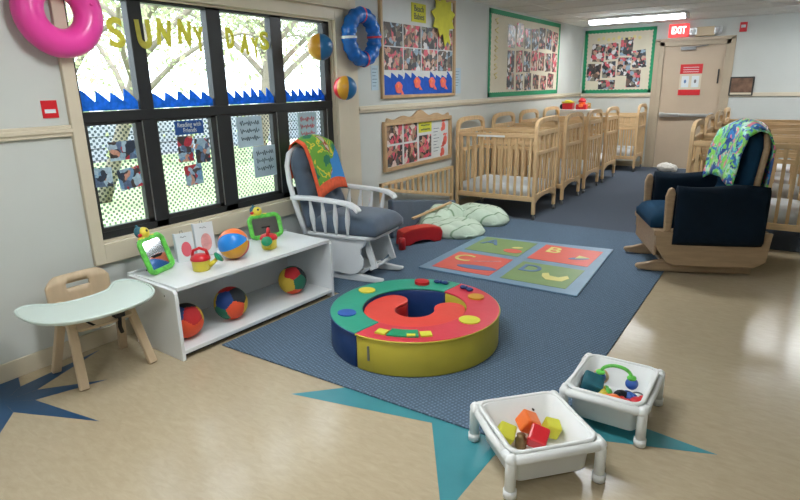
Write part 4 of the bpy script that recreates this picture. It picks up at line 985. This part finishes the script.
m = MB(); m.tube([(.03*math.cos(2*PI*k/20), .03*math.sin(2*PI*k/20), 0) for k in range(20)], .006, 0, 8, closed=True); tag(m.build('wooden_ring', 'woodx', None, 0, (-.565, 2.49, tz+.085), (.9, .2, 0)), 'brown teething ring behind the teal block', 'teething ring')
m = MB(); m.tube([(.035*math.cos(PI*k/14), 0, .035*math.sin(PI*k/14)) for k in range(15)], .004, 0, 8); m.ball((-.035, 0, 0), .012, 0, 10, 6); m.ball((.035, 0, 0), .012, 0, 10, 6); tag(m.build('bead_loop', ['caster'], None, 0, (-.40, 2.46, tz+.03), (0, 0, .5)), 'arched bead loop toy at the right of the far tub', 'toy')
for x, y, zz, s, mt, lb in ((-.52, 2.355, .06, .024, 'yel', 'yellow toy lump in the far tub'), (-.47, 2.35, .06, .028, 'orange', 'orange toy lump in the far tub'), (-.425, 2.345, .055, .028, 'redp', 'red toy lump in the far tub'), (-.515, 2.41, .05, .024, 'lime', 'lime toy lump in the far tub'), (-.385, 2.40, .05, .026, 'redp', 'red and black toy at the right end of the far tub'), (-.455, 2.42, .05, .028, 'dark', 'dark grey toy in the middle of the far tub'), (-.575, 2.35, .045, .022, 'bluepatch', 'bright blue toy below the teal block in the far tub'), (-.545, 2.40, .06, .02, 'yel', 'yellow toy beside the teal block in the far tub'), (-.42, 2.43, .05, .024, 'bluepatch', 'bright blue toy below the right end of the rattle')):
    m = MB(); m.ball((0, 0, 0), (s*1.3, s, s), 0, 14, 8); m.ball((s*1.3, s*.3, s*.3), s*.6, 0, 10, 6); m.ball((-s*.9, -s*.5, s*.4), s*.55, 0, 10, 6)
    tag(m.build('small_toy', mt, None, 0, (x, y, tz+zz), (0, .2, x*40)), lb, 'toy', 'baby toys in the far tub')

# ================================================================= NAVY GLIDER (right)
ng = empty('navy_glider', (-.60, 5.01, .0095), d(203), 'oak glider chair with thick navy arm and seat cushions right of the play mat', 'rocking chair'); ng.scale = (1, 1, 1.06)
# local x = forward (towards -X world), y = world -Y side is +y
for s in (-1, 1):
    y0 = s*.245
    m = MB(); m.prism([(-.45, 0), (.24, 0), (.37, .012), (.395, .035), (.38, .055), (.32, .062), (.24, .085), (-.3, .085), (-.45, .05)], y0-.022, y0+.022, 'y'); m.build('runner', 'oak', ng, .012)
    y1 = s*.35
    m = MB(); m.prism([(.285, .33), (.285, .22), (.20, .10), (.13, .075), (-.42, .075), (-.5, .12), (-.52, .33)], y1-.014, y1+.014, 'y'); m.build('side_panel', 'oak', ng, .006)
    m = MB(); m.prism([(.235, .33), (.185, .33), (.18, .60), (.19, .635), (.21, .645), (.23, .63), (.245, .58)], y1-.02, y1+.02, 'y'); m.build('arm_post', 'oak', ng, .012)
    # thick arm cushion draped over the arm
    def fa(u, v, s2, y1=y1, s=s):
        x = .17-u*.62
        prof = [(.055, .26), (.06, .42), (.065, .54), (.06, .62), (.03, .655), (-.02, .655), (-.055, .62), (-.06, .52), (-.06, .44)]
        f = v*(len(prof)-1); i = min(int(f), len(prof)-2); k = f-i
        px = prof[i][0]*(1-k)+prof[i+1][0]*k; pz = prof[i][1]*(1-k)+prof[i+1][1]*k
        sc_ = 1 if s2 else .25
        e = 1-.25*abs(2*u-1)**8
        return Vector((x, y1+s*(px*sc_*e), (pz-(.0 if s2 else .03))+(.01*math.sin(u*7+v*5) if s2 else 0)))
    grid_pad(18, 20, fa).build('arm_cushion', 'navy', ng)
m = MB(); m.bb((-.5, -.335, .30), (.25, .335, .335)).bb((.25, -.365, .295), (.30, .365, .335)); m.build('seat_frame', 'oak', ng, .008)
m = MB(); m.bb((.265, -.335, .14), (.285, .335, .30)); m.build('front_board', 'oak', ng, .006)
m = MB(); m.bb((-.4, -.2, .06), (.2, .2, .085)); m.build('base_board', 'oak', ng, .004)
def fs_(u, v, s):
    y = v*2-1; e = max(0, 1-abs(y)**6)*max(0, 1-abs(2*u-1)**8)
    return Vector((-.36+u*.67, y*.28, .336+((.05+.075*e**.5) if s else 0)))
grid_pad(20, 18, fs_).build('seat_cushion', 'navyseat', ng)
Bn = Matrix.Translation((-.35, 0, .36)) @ Matrix.Rotation(-.12, 4, 'Y')
m = MB(); m.M = Bn; m.tube([(0, -.29, -.04), (0, -.29, .55), (0, -.22, .66), (0, 0, .69), (0, .22, .66), (0, .29, .55), (0, .29, -.04)], .022, 0, 10); m.build('back_frame', 'oak', ng)
m = pad(Bn @ Matrix.Translation((.01, 0, 0)), lambda u: (.27*(1 if u < .8 else math.sqrt(max(.1, 1-((u-.8)/.24)**2))), .02+u*.64), .12, [(.35, 0), (.65, -.4), (.65, .4)]); m.build('back_cushion', 'navyseat', ng)
th = MB()
def tp(u, v):
    y = -.30+u*.60
    L = [(-.06, .20), (-.07, .35), (-.06, .5), (-.05, .62), (0, .705), (.07, .72), (.14, .67), (.17, .54), (.175, .42), (.18, .30)]
    f = v*(len(L)-1); i = min(int(f), len(L)-2); k = f-i
    return Bn @ Vector((L[i][0]*(1-k)+L[i+1][0]*k+.012*math.sin(u*14+v*3), y*(1+.05*math.sin(v*9)), L[i][1]*(1-k)+L[i+1][1]*k-.06*abs(2*u-1)**3))
vs_ = [tp(i/24, j/30) for i in range(25) for j in range(31)]
th.add(vs_, [(i*31+j, i*31+j+1, (i+1)*31+j+1, (i+1)*31+j) for i in range(24) for j in range(30)], 0, True)
to = th.build('throw_blanket', 'throw', None, 0, ng.location, ng.rotation_euler); to.scale = ng.scale; sd = to.modifiers.new('t', 'SOLIDIFY'); sd.thickness = .01; sd.offset = 1
tag(to, 'multicoloured green, blue and pink throw over the back of the navy glider', 'blanket')
m = MB(); m.ball((0, 0, .07), (.14, .10, .075), 0, 24, 14); m.ball((.12, -.02, .06), (.06, .06, .06), 0, 14, 10)
o = m.build('plush_toy', 'fluffy', None, 0, (-1.60, 10.35, .0065)); dm = o.modifiers.new('sub', 'SUBSURF'); dm.levels = 1; dm.render_levels = 2
tx = bpy.data.textures.new('fur_clumps', 'CLOUDS'); tx.noise_scale = .03; dp = o.modifiers.new('d', 'DISPLACE'); dp.texture = tx; dp.strength = .03
tag(o, 'fluffy white plush toy on the carpet in front of the door', 'plush toy')

# ================================================================= WALL THINGS
def wall_root(name, wall, a, z, label, cat, group=None, off=.0):
    """a = centre coordinate along the wall; local x right, -y out, z up"""
    if wall == 'left': return empty(name, (WX+off, a, z), PI/2, label, cat, group)
    return empty(name, (a, BY-off, z), 0, label, cat, group)
def rect_frame(t, w, h, b, dep, mt, bev=.004, name='frame'):
    m = MB(); m.bb((-w/2, -dep, -h/2), (w/2, 0, -h/2+b)).bb((-w/2, -dep, h/2-b), (w/2, 0, h/2)).bb((-w/2, -dep, -h/2+b), (-w/2+b, 0, h/2-b)).bb((w/2-b, -dep, -h/2+b), (w/2, 0, h/2-b))
    return m.build(name, mt, t, bev)
def photo(t, x, z, w, h, mt='photoA', rot=0, y=-.008, border=True):
    m = MB(); R = Matrix.Rotation(rot, 3, 'Y')
    m.box((0, 0, 0), (w, .0015, h), 0, R)
    return m.build('photo', mt, t, 0, (x, y-.001, z))
def wavy(x0, x1, zb, zt, n, y0, y1, seed, BASE=.36):
    """strip with shark-fin wave tops"""
    rnd = random.Random(seed); P = [(x0, zb)]; dx = (x1-x0)/n; Q = []
    for i in range(n):
        a = x0+i*dx; h = (zt-zb)*rnd.uniform(.75, 1); low = zb+(zt-zb)*BASE; tipx = a+dx*.35
        top = zb+h; Q += [(a, low), (a+dx*.06, low+(top-low)*.5), (a+dx*.10, top), (a+dx*.30, low+(top-low)*.86), (a+dx*.52, low+(top-low)*.62), (a+dx*.78, low+(top-low)*.30)]
    Q.append((x1, zb+(zt-zb)*BASE)); return P+Q+[(x1, zb)]

# --- first big photo board
b1 = wall_root('photo_board', 'left', 5.255, 1.84, 'tall wood-framed photo board with blue waves and coral fish, beside the swim ring', 'notice board')
rect_frame(b1, 1.43, 1.0, .03, .03, 'framewood')
MB().bb((-.69, -.006, -.475), (.69, 0, .475)).build('backing', 'boardwhite', b1)
for r in range(2):
    for c in range(4): photo(b1, -.49+c*.335, (.085-r*.218), .315, .208, 'photoA' if (r+c) % 2 else 'photoB')
m = MB(); m.prism(wavy(-.67, .67, -.47, -.235, 11, 0, 0, 3, .66), -.010, -.006, 'y'); m.build('wave_border', 'boardblue', b1)
for i, x in enumerate((-.42, -.08, .22, .46)):
    m = MB(); zc = -.355-(.045 if i == 0 else 0); P = []
    for k in range(18):
        a = 2*PI*k/18; P.append((x+.06*math.cos(a)*(1+.12*math.sin(5*a)), zc+.055*math.sin(a)))
    m.prism(P, -.016, -.010, 'y'); m.prism([(x+.05, zc-.02), (x+.10, zc-.075), (x+.04, zc-.07)], -.0155, -.010, 'y'); f_ = m.build('paper_fish', 'fish', b1)
    m = MB(); m.ball((x-.02, -.016, zc+.015), (.022, .003, .018), 0, 10, 6); m.build('fish_spot', 'orange', f_)
    m = MB(); [m.ball((x+.09, -.011, zc+.09+.03*k), (.011, .003, .011), 0, 8, 6) for k in range(3)]; m.build('bubble', 'paper', f_)
m = MB(); m.bb((-.165, -.012, .225), (.105, -.006, .40)); ys_ = m.build('title_card', 'yelp', b1)
text('title_lettering', 'Beach\nBabies', .085, 'ink', b1, (-.03, -.014, .312), .002, .19)
# --- sun cut-out
sn_ = wall_root('paper_sun', 'left', 5.68, 2.15, 'yellow paper sun pinned over the top right corner of the first photo board', 'paper decoration', off=.034)
P = []
for k in range(18):
    a = 2*PI*k/18+.2; r = .215 if k % 2 == 0 else .155; P.append((r*1.2*math.cos(a), r*math.sin(a)))
m = MB(); m.prism(P, -.006, 0, 'y'); m.build('sun_shape', 'yelp', sn_)
m = MB(); m.prism([(-.02, -.15), (.10, -.13), (.16, -.28), (.08, -.24), (.03, -.30)], -.005, 0, 'y'); m.build('sun_ray', 'yelp', sn_)
# --- notices each side
for a, z, w_, h_, lb in ((4.455, 1.53, .11, .22, 'small pale notice sheet left of the first photo board'), (6.06, 1.50, .17, .28, 'pale notice sheet right of the first photo board')):
    t = wall_root('notice_sheet', 'left', a, z, lb, 'notice'); MB().bb((-w_/2, -.003, -h_/2), (w_/2, 0, h_/2)).build('sheet', 'bluepaper', t)
    m = MB(); [m.bb((-w_*.35, -.004, h_*.35-k*.03), (w_*(.3-.1*(k % 3)), -.003, h_*.35-k*.03+.004)) for k in range(6)]; m.build('text_line', 'ink', t)
# --- lower framed board with crest
lb_ = wall_root('framed_photo_board', 'left', 5.215, .885, 'low wood-framed board with carved crest and red footprints, left of the cribs', 'notice board')
rect_frame(lb_, 1.33, .48, .035, .035, 'framewood')
m = MB(); P = [(-.62, .24)]
for k in range(25):
    x = -.6+k*.05; P.append((x, .24+.028+.045*math.exp(-(x/.16)**2)+.016*math.cos(x*19)))
P.append((.62, .24)); m.prism(P, -.03, -.005, 'y'); m.build('carved_crest', 'framewood', lb_, .004)
MB().bb((-.635, -.006, -.21), (.635, 0, .21)).build('backing', 'boardwhite', lb_)
for x, z, w_, h_ in ((-.465, .11, .27, .18), (-.465, -.10, .27, .20), (-.17, .11, .25, .18), (-.17, -.10, .25, .20), (.12, -.06, .25, .24)): photo(lb_, x, z, w_, h_, 'photoA')
MB().bb((-.01, -.009, .09), (.255, -.006, .195)).build('title_card', 'yelp', lb_)
m = MB()
for r in range(2):
    m.tube([(.03+i*.008, -.011, .165-r*.045+.010*math.sin(i*1.9+r)) for i in range(24)], .0025, 0, 5)
m.build('title_scribble', 'ink', lb_)
def foot(x, z, s, a):
    m = MB(); m.prism([(x+px*s, z+pz*s) for px, pz in ell(0, 0, .045, .06, a)], -.009, -.006, 'y'); m.prism([(x+px*s, z+pz*s) for px, pz in ell(-.045*math.cos(a), -.04, .028, .03, a)], -.009, -.006, 'y')
    for k in range(4): m.prism([(x+px*s, z+pz*s) for px, pz in ell(-.035+k*.022, .072+.006*(k % 2), .010, .012)], -.009, -.006, 'y')
    m.build('footprint', 'fish', lb_)
foot(.52, .13, .8, .2); foot(.555, -.03, .9, -.3); foot(.50, -.15, .8, .4)
m = MB(); [m.bb((.30, -.008, .11-k*.035), (.42-.03*(k % 3), -.006, .115-k*.035)) for k in range(8)]; m.build('text_line', 'ink', lb_)
# --- collage boards with green borders
def scallop_border(t, w, h, b):
    m = MB()
    def strip(x0, z0, x1, z1, nx, nz):
        L = math.hypot(x1-x0, z1-z0); n = int(L/.06); P = []
        ux, uz = (x1-x0)/L, (z1-z0)/L
        P = [(x0, z0)]+[(x1, z1)]
        Q = []
        for k in range(n*4+1):
            s = L*k/(n*4); hh = b*(.82+.18*abs(math.sin(PI*k/4))); Q.append((x0+ux*s+nx*hh, z0+uz*s+nz*hh))
        m.prism([(x0, z0)]+Q+[(x1, z1)], -.010, -.005, 'y')
    strip(-w/2, -h/2, w/2, -h/2, 0, 1); strip(w/2, h/2, -w/2, h/2, 0, -1); strip(-w/2, h/2, -w/2, -h/2, 1, 0); strip(w/2, -h/2, w/2, h/2, -1, 0)
    m.build('scalloped_border', 'border', t)
b3 = wall_root('photo_collage_board', 'left', 8.195, 1.825, 'green-bordered photo collage board on the left wall above the cribs', 'notice board')
MB().bb((-1.30, -.006, -.525), (1.30, 0, .525)).build('backing', 'boardcream', b3); scallop_border(b3, 2.64, 1.06, .06)
rnd = random.Random(21)
rows = [(.25, .30, 7), (-.06, .29, 7), (-.35, .24, 6)]
for zc, hh, n_ in rows:
    for i in range(n_):
        x = -.62+i*1.72/(n_-1)*(1 if n_ == 7 else .92); photo(b3, x, zc+rnd.uniform(-.02, .02), rnd.uniform(.22, .265), hh*rnd.uniform(.84, 1), rnd.choice(['photoA', 'photoB', 'photoB']), rnd.uniform(-.08, .08), -.008-.002*(i % 2))
m = MB()
for k in range(7): m.tube([(-1.10+.05*math.sin(i*1.3+k), -.007, .36-k*.11+i*.012) for i in range(7)], .008, 0, 6)
m.build('side_lettering', 'yelfade', b3)
b4 = wall_root('photo_collage_board', 'back', -2.615, 1.80, 'green-bordered photo collage board on the back wall beside the door', 'notice board', off=.003)
MB().bb((-.57, -.006, -.52), (.57, 0, .52)).build('backing', 'boardcream', b4); scallop_border(b4, 1.18, 1.06, .06)
for x, z, w_, h_, r_ in ((-.32, .14, .20, .26, .08), (-.10, .16, .19, .24, -.08), (.12, .22, .18, .26, .03), (.32, .02, .20, .26, -.12), (-.37, -.17, .21, .26, .05), (-.13, -.13, .20, .24, -.05), (.10, -.09, .19, .27, .05), (.26, -.28, .20, .26, .0), (-.15, -.37, .25, .14, .02)):
    photo(b4, x*1.08, z*1.05, w_*1.14, h_*1.12, 'photoB', r_, -.008 if x < .2 else -.010)
m = MB(); 
for k in range(9): m.ball((-.35+k*.085, -.008, .37+.015*math.sin(k*2)), (.028, .003, .03), 0, 8, 6)
m.build('title_lettering', 'yelfade', b4)

# --- exit sign, emergency lamp, alarm, poster, picture
ex = wall_root('exit_sign', 'back', -1.69, 2.235, 'lit red exit sign above the left side of the door', 'exit sign')
MB().bb((-.15, -.05, -.10), (.15, 0, .10)).build('sign_box', 'exitred', ex, .006)
text('sign_lettering', 'EXIT', .15, 'exitwhite', ex, (0, -.053, 0), .004, .21, bold=.004)
em = wall_root('emergency_light', 'back', -1.29, 2.205, 'beige twin-head emergency light above the door', 'emergency light')
MB().bb((-.15, -.07, -.075), (.13, 0, .065)).build('case', 'beige', em, .01)
for x in (-.18, .17):
    m = MB(); m.cyl((x, 0, .0), (x, -.06, .0), .05, 0, 16).bb((x-.055, -.075, -.05), (x+.055, -.045, .055)); h_ = m.build('lamp_head', 'silver', em, .006)
    m = MB(); m.cyl((x, -.075, 0), (x, -.082, 0), .042, 0, 16); m.build('lens', 'lens', h_)
al = wall_root('fire_alarm', 'back', -.78, 2.23, 'small red fire alarm high on the back wall right of the door', 'fire alarm')
MB().bb((-.05, -.05, -.07), (.05, 0, .07)).build('alarm_case', 'redp', al, .006); MB().bb((-.03, -.06, -.01), (.03, -.05, .03)).build('strobe_lens', 'lens', al)
ps = empty('door_poster', (-1.445, BY+.019, 1.47), 0, 'red and white poster with two small cards stuck on the door', 'poster')
MB().bb((-.16, -.004, -.235), (.16, 0, .235)).build('sheet', 'trim', ps)
MB().bb((-.165, -.007, .09), (.165, -.003, .24)).build('header_band', 'redp', ps); MB().bb((-.165, -.007, -.25), (.165, -.003, -.16)).build('footer_band', 'redp', ps)
m = MB(); [m.tube([(-.12+i*.011, -.008, .19-k*.035+.006*math.sin(i*2.1+k)) for i in range(22)], .004, 0, 5) for k in range(3)]; m.build('header_scribble', 'paper', ps)
for x in (-.075, .075):
    c = MB().bb((x-.055, -.008, -.125), (x+.055, -.004, .055)).build('card', 'paper', ps); m = MB(); m.prism(ell(x, -.03, .018, .03), -.010, -.008, 'y'); m.build('card_mark', 'matblue' if x < 0 else 'caster', c)
pc = wall_root('framed_picture', 'back', -.70, 1.35, 'brown picture on the back wall just right of the door', 'picture')
MB().bb((-.15, -.02, -.13), (.15, 0, .13)).build('print', 'mutedpic', pc); rect_frame(pc, .33, .29, .02, .025, 'bronze')
rm_ = wall_root('red_notice', 'left', 1.55, 1.37, 'red notice at the left edge of the window above the rail', 'notice'); MB().bb((-.04, -.004, -.045), (.04, 0, .045)).build('sheet', 'redp', rm_)
MB().bb((-.028, -.005, -.02), (.028, -.004, .0)).build('text_line', 'paper', rm_)

# --- window decorations
wx = WX-.015
for i, (a, b) in enumerate(panes):
    t = empty('paper_wave', (WX-.054, (a+b)/2, 1.345), PI/2, ['blue paper waves along the bottom of the leftmost upper pane', 'blue paper waves along the bottom of the second upper pane', 'blue paper waves along the bottom of the third upper pane', 'blue paper waves along the bottom of the rightmost upper pane'][i], 'paper decoration', 'blue paper waves on the window')
    m = MB(); w_ = (b-a); P = wavy(-w_/2+.002, w_/2-.002, .004, (.135, .125, .125, .115)[i], (4, 5, 6, 6)[i], 0, 0, 30+i)
    m.prism(P, -.004, 0, 'y'); m.build('wave_strip', 'wave', t)
LET = [('S', 2.015, 1.77, .175), ('U', 2.175, 1.77, .16), ('N', 2.33, 1.79, .155), ('N', 2.48, 1.80, .15), ('Y', 2.59, 1.765, .15), ('D', 2.845, 1.785, .135), ('A', 2.975, 1.755, .13), ('Y', 3.075, 1.735, .13), ('S', 3.165, 1.785, .13)]
words = ['first word', 'first word', 'first word', 'first word', 'first word', 'second word', 'second word', 'second word', 'second word']
labs = ['yellow letter S beside the pink swim ring', 'yellow letter U stuck on the window post', 'yellow letter N just right of the window post', 'yellow letter N just left of the Y in the second pane', 'yellow letter Y in the second upper pane', 'yellow letter D in the third upper pane', 'yellow letter A in the third upper pane', 'yellow letter Y in the third upper pane', 'yellow letter S in the third upper pane']
for (ch, yy, zz, hh), lb in zip(LET, labs):
    dx = -.026 if ch == 'U' else -.053
    o = text('window_letter', ch, hh*1.28, 'letter', None, (WX+dx, yy, zz), .004, {'S': .085, 'U': .085, 'N': .085, 'Y': .07, 'D': .07, 'A': .085}[ch]*(1.15 if yy < 2.6 else 1), rz=(.1 if ch in 'AN' else -.06), bold=(.006 if ch == 'S' else .011))
    o.rotation_euler = (0, 0, PI/2); tag(o, lb, 'letter', 'yellow letters on the window')
def taped(a0, z0, a1, z1, mt, label, nm='taped_photo', rot=0, cat='photo', grp='photos taped to the window'):
    t = empty(nm, (WX-.036, (a0+a1)/2, (z0+z1)/2), PI/2, label, cat, grp); w_, h_ = abs(a1-a0), abs(z0-z1)
    m = MB(); m.box((0, -.002, 0), (w_, .002, h_), 0, Matrix.Rotation(rot, 3, 'Y')); m.build('sheet', mt, t); return t, w_, h_
taped(1.855, 1.17, 2.02, 1.06, 'photoC', 'photo taped at the top of the leftmost lower pane')
taped(1.745, 1.03, 1.85, .92, 'photoC', 'photo taped at the lower left of the leftmost lower pane', rot=.05)
taped(1.885, 1.01, 2.03, .885, 'photoC', 'photo taped at the lower right of the leftmost lower pane', rot=-.1)
taped(2.315, 1.165, 2.43, 1.0, 'photoC', 'photo taped below the navy sign on its left', rot=.03)
taped(2.445, 1.14, 2.56, .98, 'photoC', 'photo taped below the navy sign on its right')
taped(2.345, .975, 2.48, .84, 'photoC', 'photo taped lowest in the second lower pane', rot=-.06)
t, w_, h_ = taped(2.31, 1.262, 2.53, 1.175, 'signnavy', 'navy sign with white lettering at the top of the second lower pane', 'navy_sign', 0, 'sign', None)
text('sign_lettering', 'Reading with\nFriends', .042, 'paper', t, (0, -.005, 0), .001, .18)
def scribble(t, w_, h_, rows, mt, seed):
    rnd = random.Random(seed); m = MB()
    for r in range(rows):
        z = h_*.28-r*h_*.5/(rows-1) if rows > 1 else 0
        n_ = 40; P = [(-w_*.38+w_*.76*i/n_, -.0045, z+h_*.10*math.sin(i*1.35+rnd.random()*1.5)*(.6+.4*math.sin(i*.4+r))) for i in range(n_+1)]; m.tube(P, .0022, 0, 5)
    m.build('handwriting', mt, t)
for a0, z0, a1, z1, ink, lb, r_ in ((2.815, 1.262, 3.055, 1.045, 'ink', 'pale blue handwritten sheet at the top of the third lower pane', -.05), (2.945, 1.04, 3.17, .81, 'ink', 'pale blue handwritten sheet lower in the third lower pane', -.06), (3.44, 1.262, 3.66, 1.03, 'redink', 'pale handwritten sheet with pink writing in the rightmost lower pane', 0)):
    t, w_, h_ = taped(a0, z0, a1, z1, 'bluepaper', lb, 'handwritten_sheet', 0, 'paper sheet', 'handwritten sheets taped to the window'); scribble(t, w_, h_, 3, ink, int(a0*100))
# hanging inflatables
def swim_ring(loc, Rm, rm, mt, label, name, rot, ruff=0, bands=False):
    t = empty(name, loc, 0, label, 'swim ring'); t.rotation_euler = rot
    m = MB(); n_ = 64; pts = [(0, Rm*math.cos(2*PI*k/n_), Rm*math.sin(2*PI*k/n_)) for k in range(n_)]
    m.tube(pts, [rm*(1+ruff*math.sin(k*1.57)) for k in range(n_)], 0, 18, closed=True); m.build('inflated_tube', mt, t)
    if bands:
        for k, mm in ((0, 'redp'), (1, 'offwhite'), (2, 'redp'), (3, 'offwhite'), (0.5, 'redp'), (2.5, 'redp')):
            pass
        for k in range(4):
            a = k*PI/2+.05; m = MB(); pts = [(0, Rm*math.cos(a+j*.05), Rm*math.sin(a+j*.05)) for j in range(-1, 2)]; m.tube(pts, rm*1.10, 0, 16, cap=False) ; m.build('red_band', 'redp' if k != 2 else 'offwhite', t)
        m = MB(); m.tube([(rm*.72, (Rm)*math.cos(2*PI*k/n_), (Rm)*math.sin(2*PI*k/n_)) for k in range(n_)], .006, 0, 6, closed=True); m.build('seam', 'bluepaper', t)
    else:
        m = MB(); m.cyl((rm*.9, Rm*.9, Rm*.3), (rm*1.05, Rm*.9, Rm*.3), .008, 0, 10); m.build('valve', mt, t)
    return t
swim_ring((-3.165, 1.645, 1.845), .15, .072, 'pinkv', 'pink inflatable swim ring hanging at the top left corner of the window', 'swim_ring', (0, 0, 0))
swim_ring((-3.15, 4.165, 1.862), .18, .062, 'bluevin', 'blue ruffled swim ring with red bands hanging between the window and the photo board', 'swim_ring', (0, .0, 0), .09, True)
vv = (3.12, -3.6, -.3)
beach_ball('hanging_beach_ball', (-3.12, 3.585, 1.757), .10, (0, 0, 1), vv, [(-150, 'offwhite'), (-84, 'redp'), (-2, 'gold'), (0, 'offwhite'), (78, 'ballblue'), (100, 'redp'), (181, 'offwhite')], 'yellow and blue beach ball hanging in front of the rightmost upper pane', 'beach balls hanging by the window')
beach_ball('hanging_beach_ball', (-3.12, 3.87, 1.446), .098, (.0, .1, 1), vv, [(-150, 'offwhite'), (-46, 'redp'), (14, 'gold'), (80, 'ballblue'), (181, 'offwhite')], 'red, yellow and blue beach ball hanging lower, below the blue swim ring', 'beach balls hanging by the window')

# ================================================================= CORNER TABLE WITH TOYS
ct = empty('corner_table', (-2.93, 9.60, .0065), 0, 'tall white table in the back left corner behind the cribs', 'table')
MB().bb((-.29, -.17, .99), (.29, .17, 1.03)).build('table_top', 'white', ct, .004)
m = MB(); m.prism([(-.27, .99), (-.27, .84), (-.2, .88), (.12, .90), (.19, .87), (.25, .78), (.27, .99)], -.16, -.145, 'y'); m.build('apron', 'white', ct)
for sx in (-1, 1):
    for sy in (-1, 1): MB().bb((sx*.27-.018, sy*.15-.018, 0), (sx*.27+.018, sy*.15+.018, .99)).build('leg', 'white', ct, .003)
zt = 1.0368
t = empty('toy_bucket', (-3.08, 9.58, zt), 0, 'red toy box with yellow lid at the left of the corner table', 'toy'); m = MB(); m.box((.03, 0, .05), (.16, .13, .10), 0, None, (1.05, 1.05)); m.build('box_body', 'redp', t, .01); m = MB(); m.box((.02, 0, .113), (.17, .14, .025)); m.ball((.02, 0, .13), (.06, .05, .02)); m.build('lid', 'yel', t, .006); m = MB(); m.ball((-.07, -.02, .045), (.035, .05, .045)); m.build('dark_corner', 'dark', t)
t = empty('stacked_toy', (-2.83, 9.58, zt), 0, 'red and orange stacked toy at the right of the corner table', 'toy'); m = MB(); m.box((0, 0, .04), (.17, .13, .08)); m.build('toy_base', 'redp', t, .012); m = MB(); m.lathe([(.05, .08), (.055, .09), (.05, .105), (.03, .115)]); m.ball((.0, -.06, .06), (.04, .02, .025)); m.build('orange_band', 'orange', t); m = MB(); m.lathe([(.06, .112), (.062, .13), (.05, .155), (.03, .175), (0, .18)]); m.build('toy_roof', 'redp', t); m = MB(); m.tube([(.08, 0, .03), (.13, 0, .05), (.135, 0, .09), (.09, 0, .10)], .008, 0, 6); m.build('handle', 'gold', t)
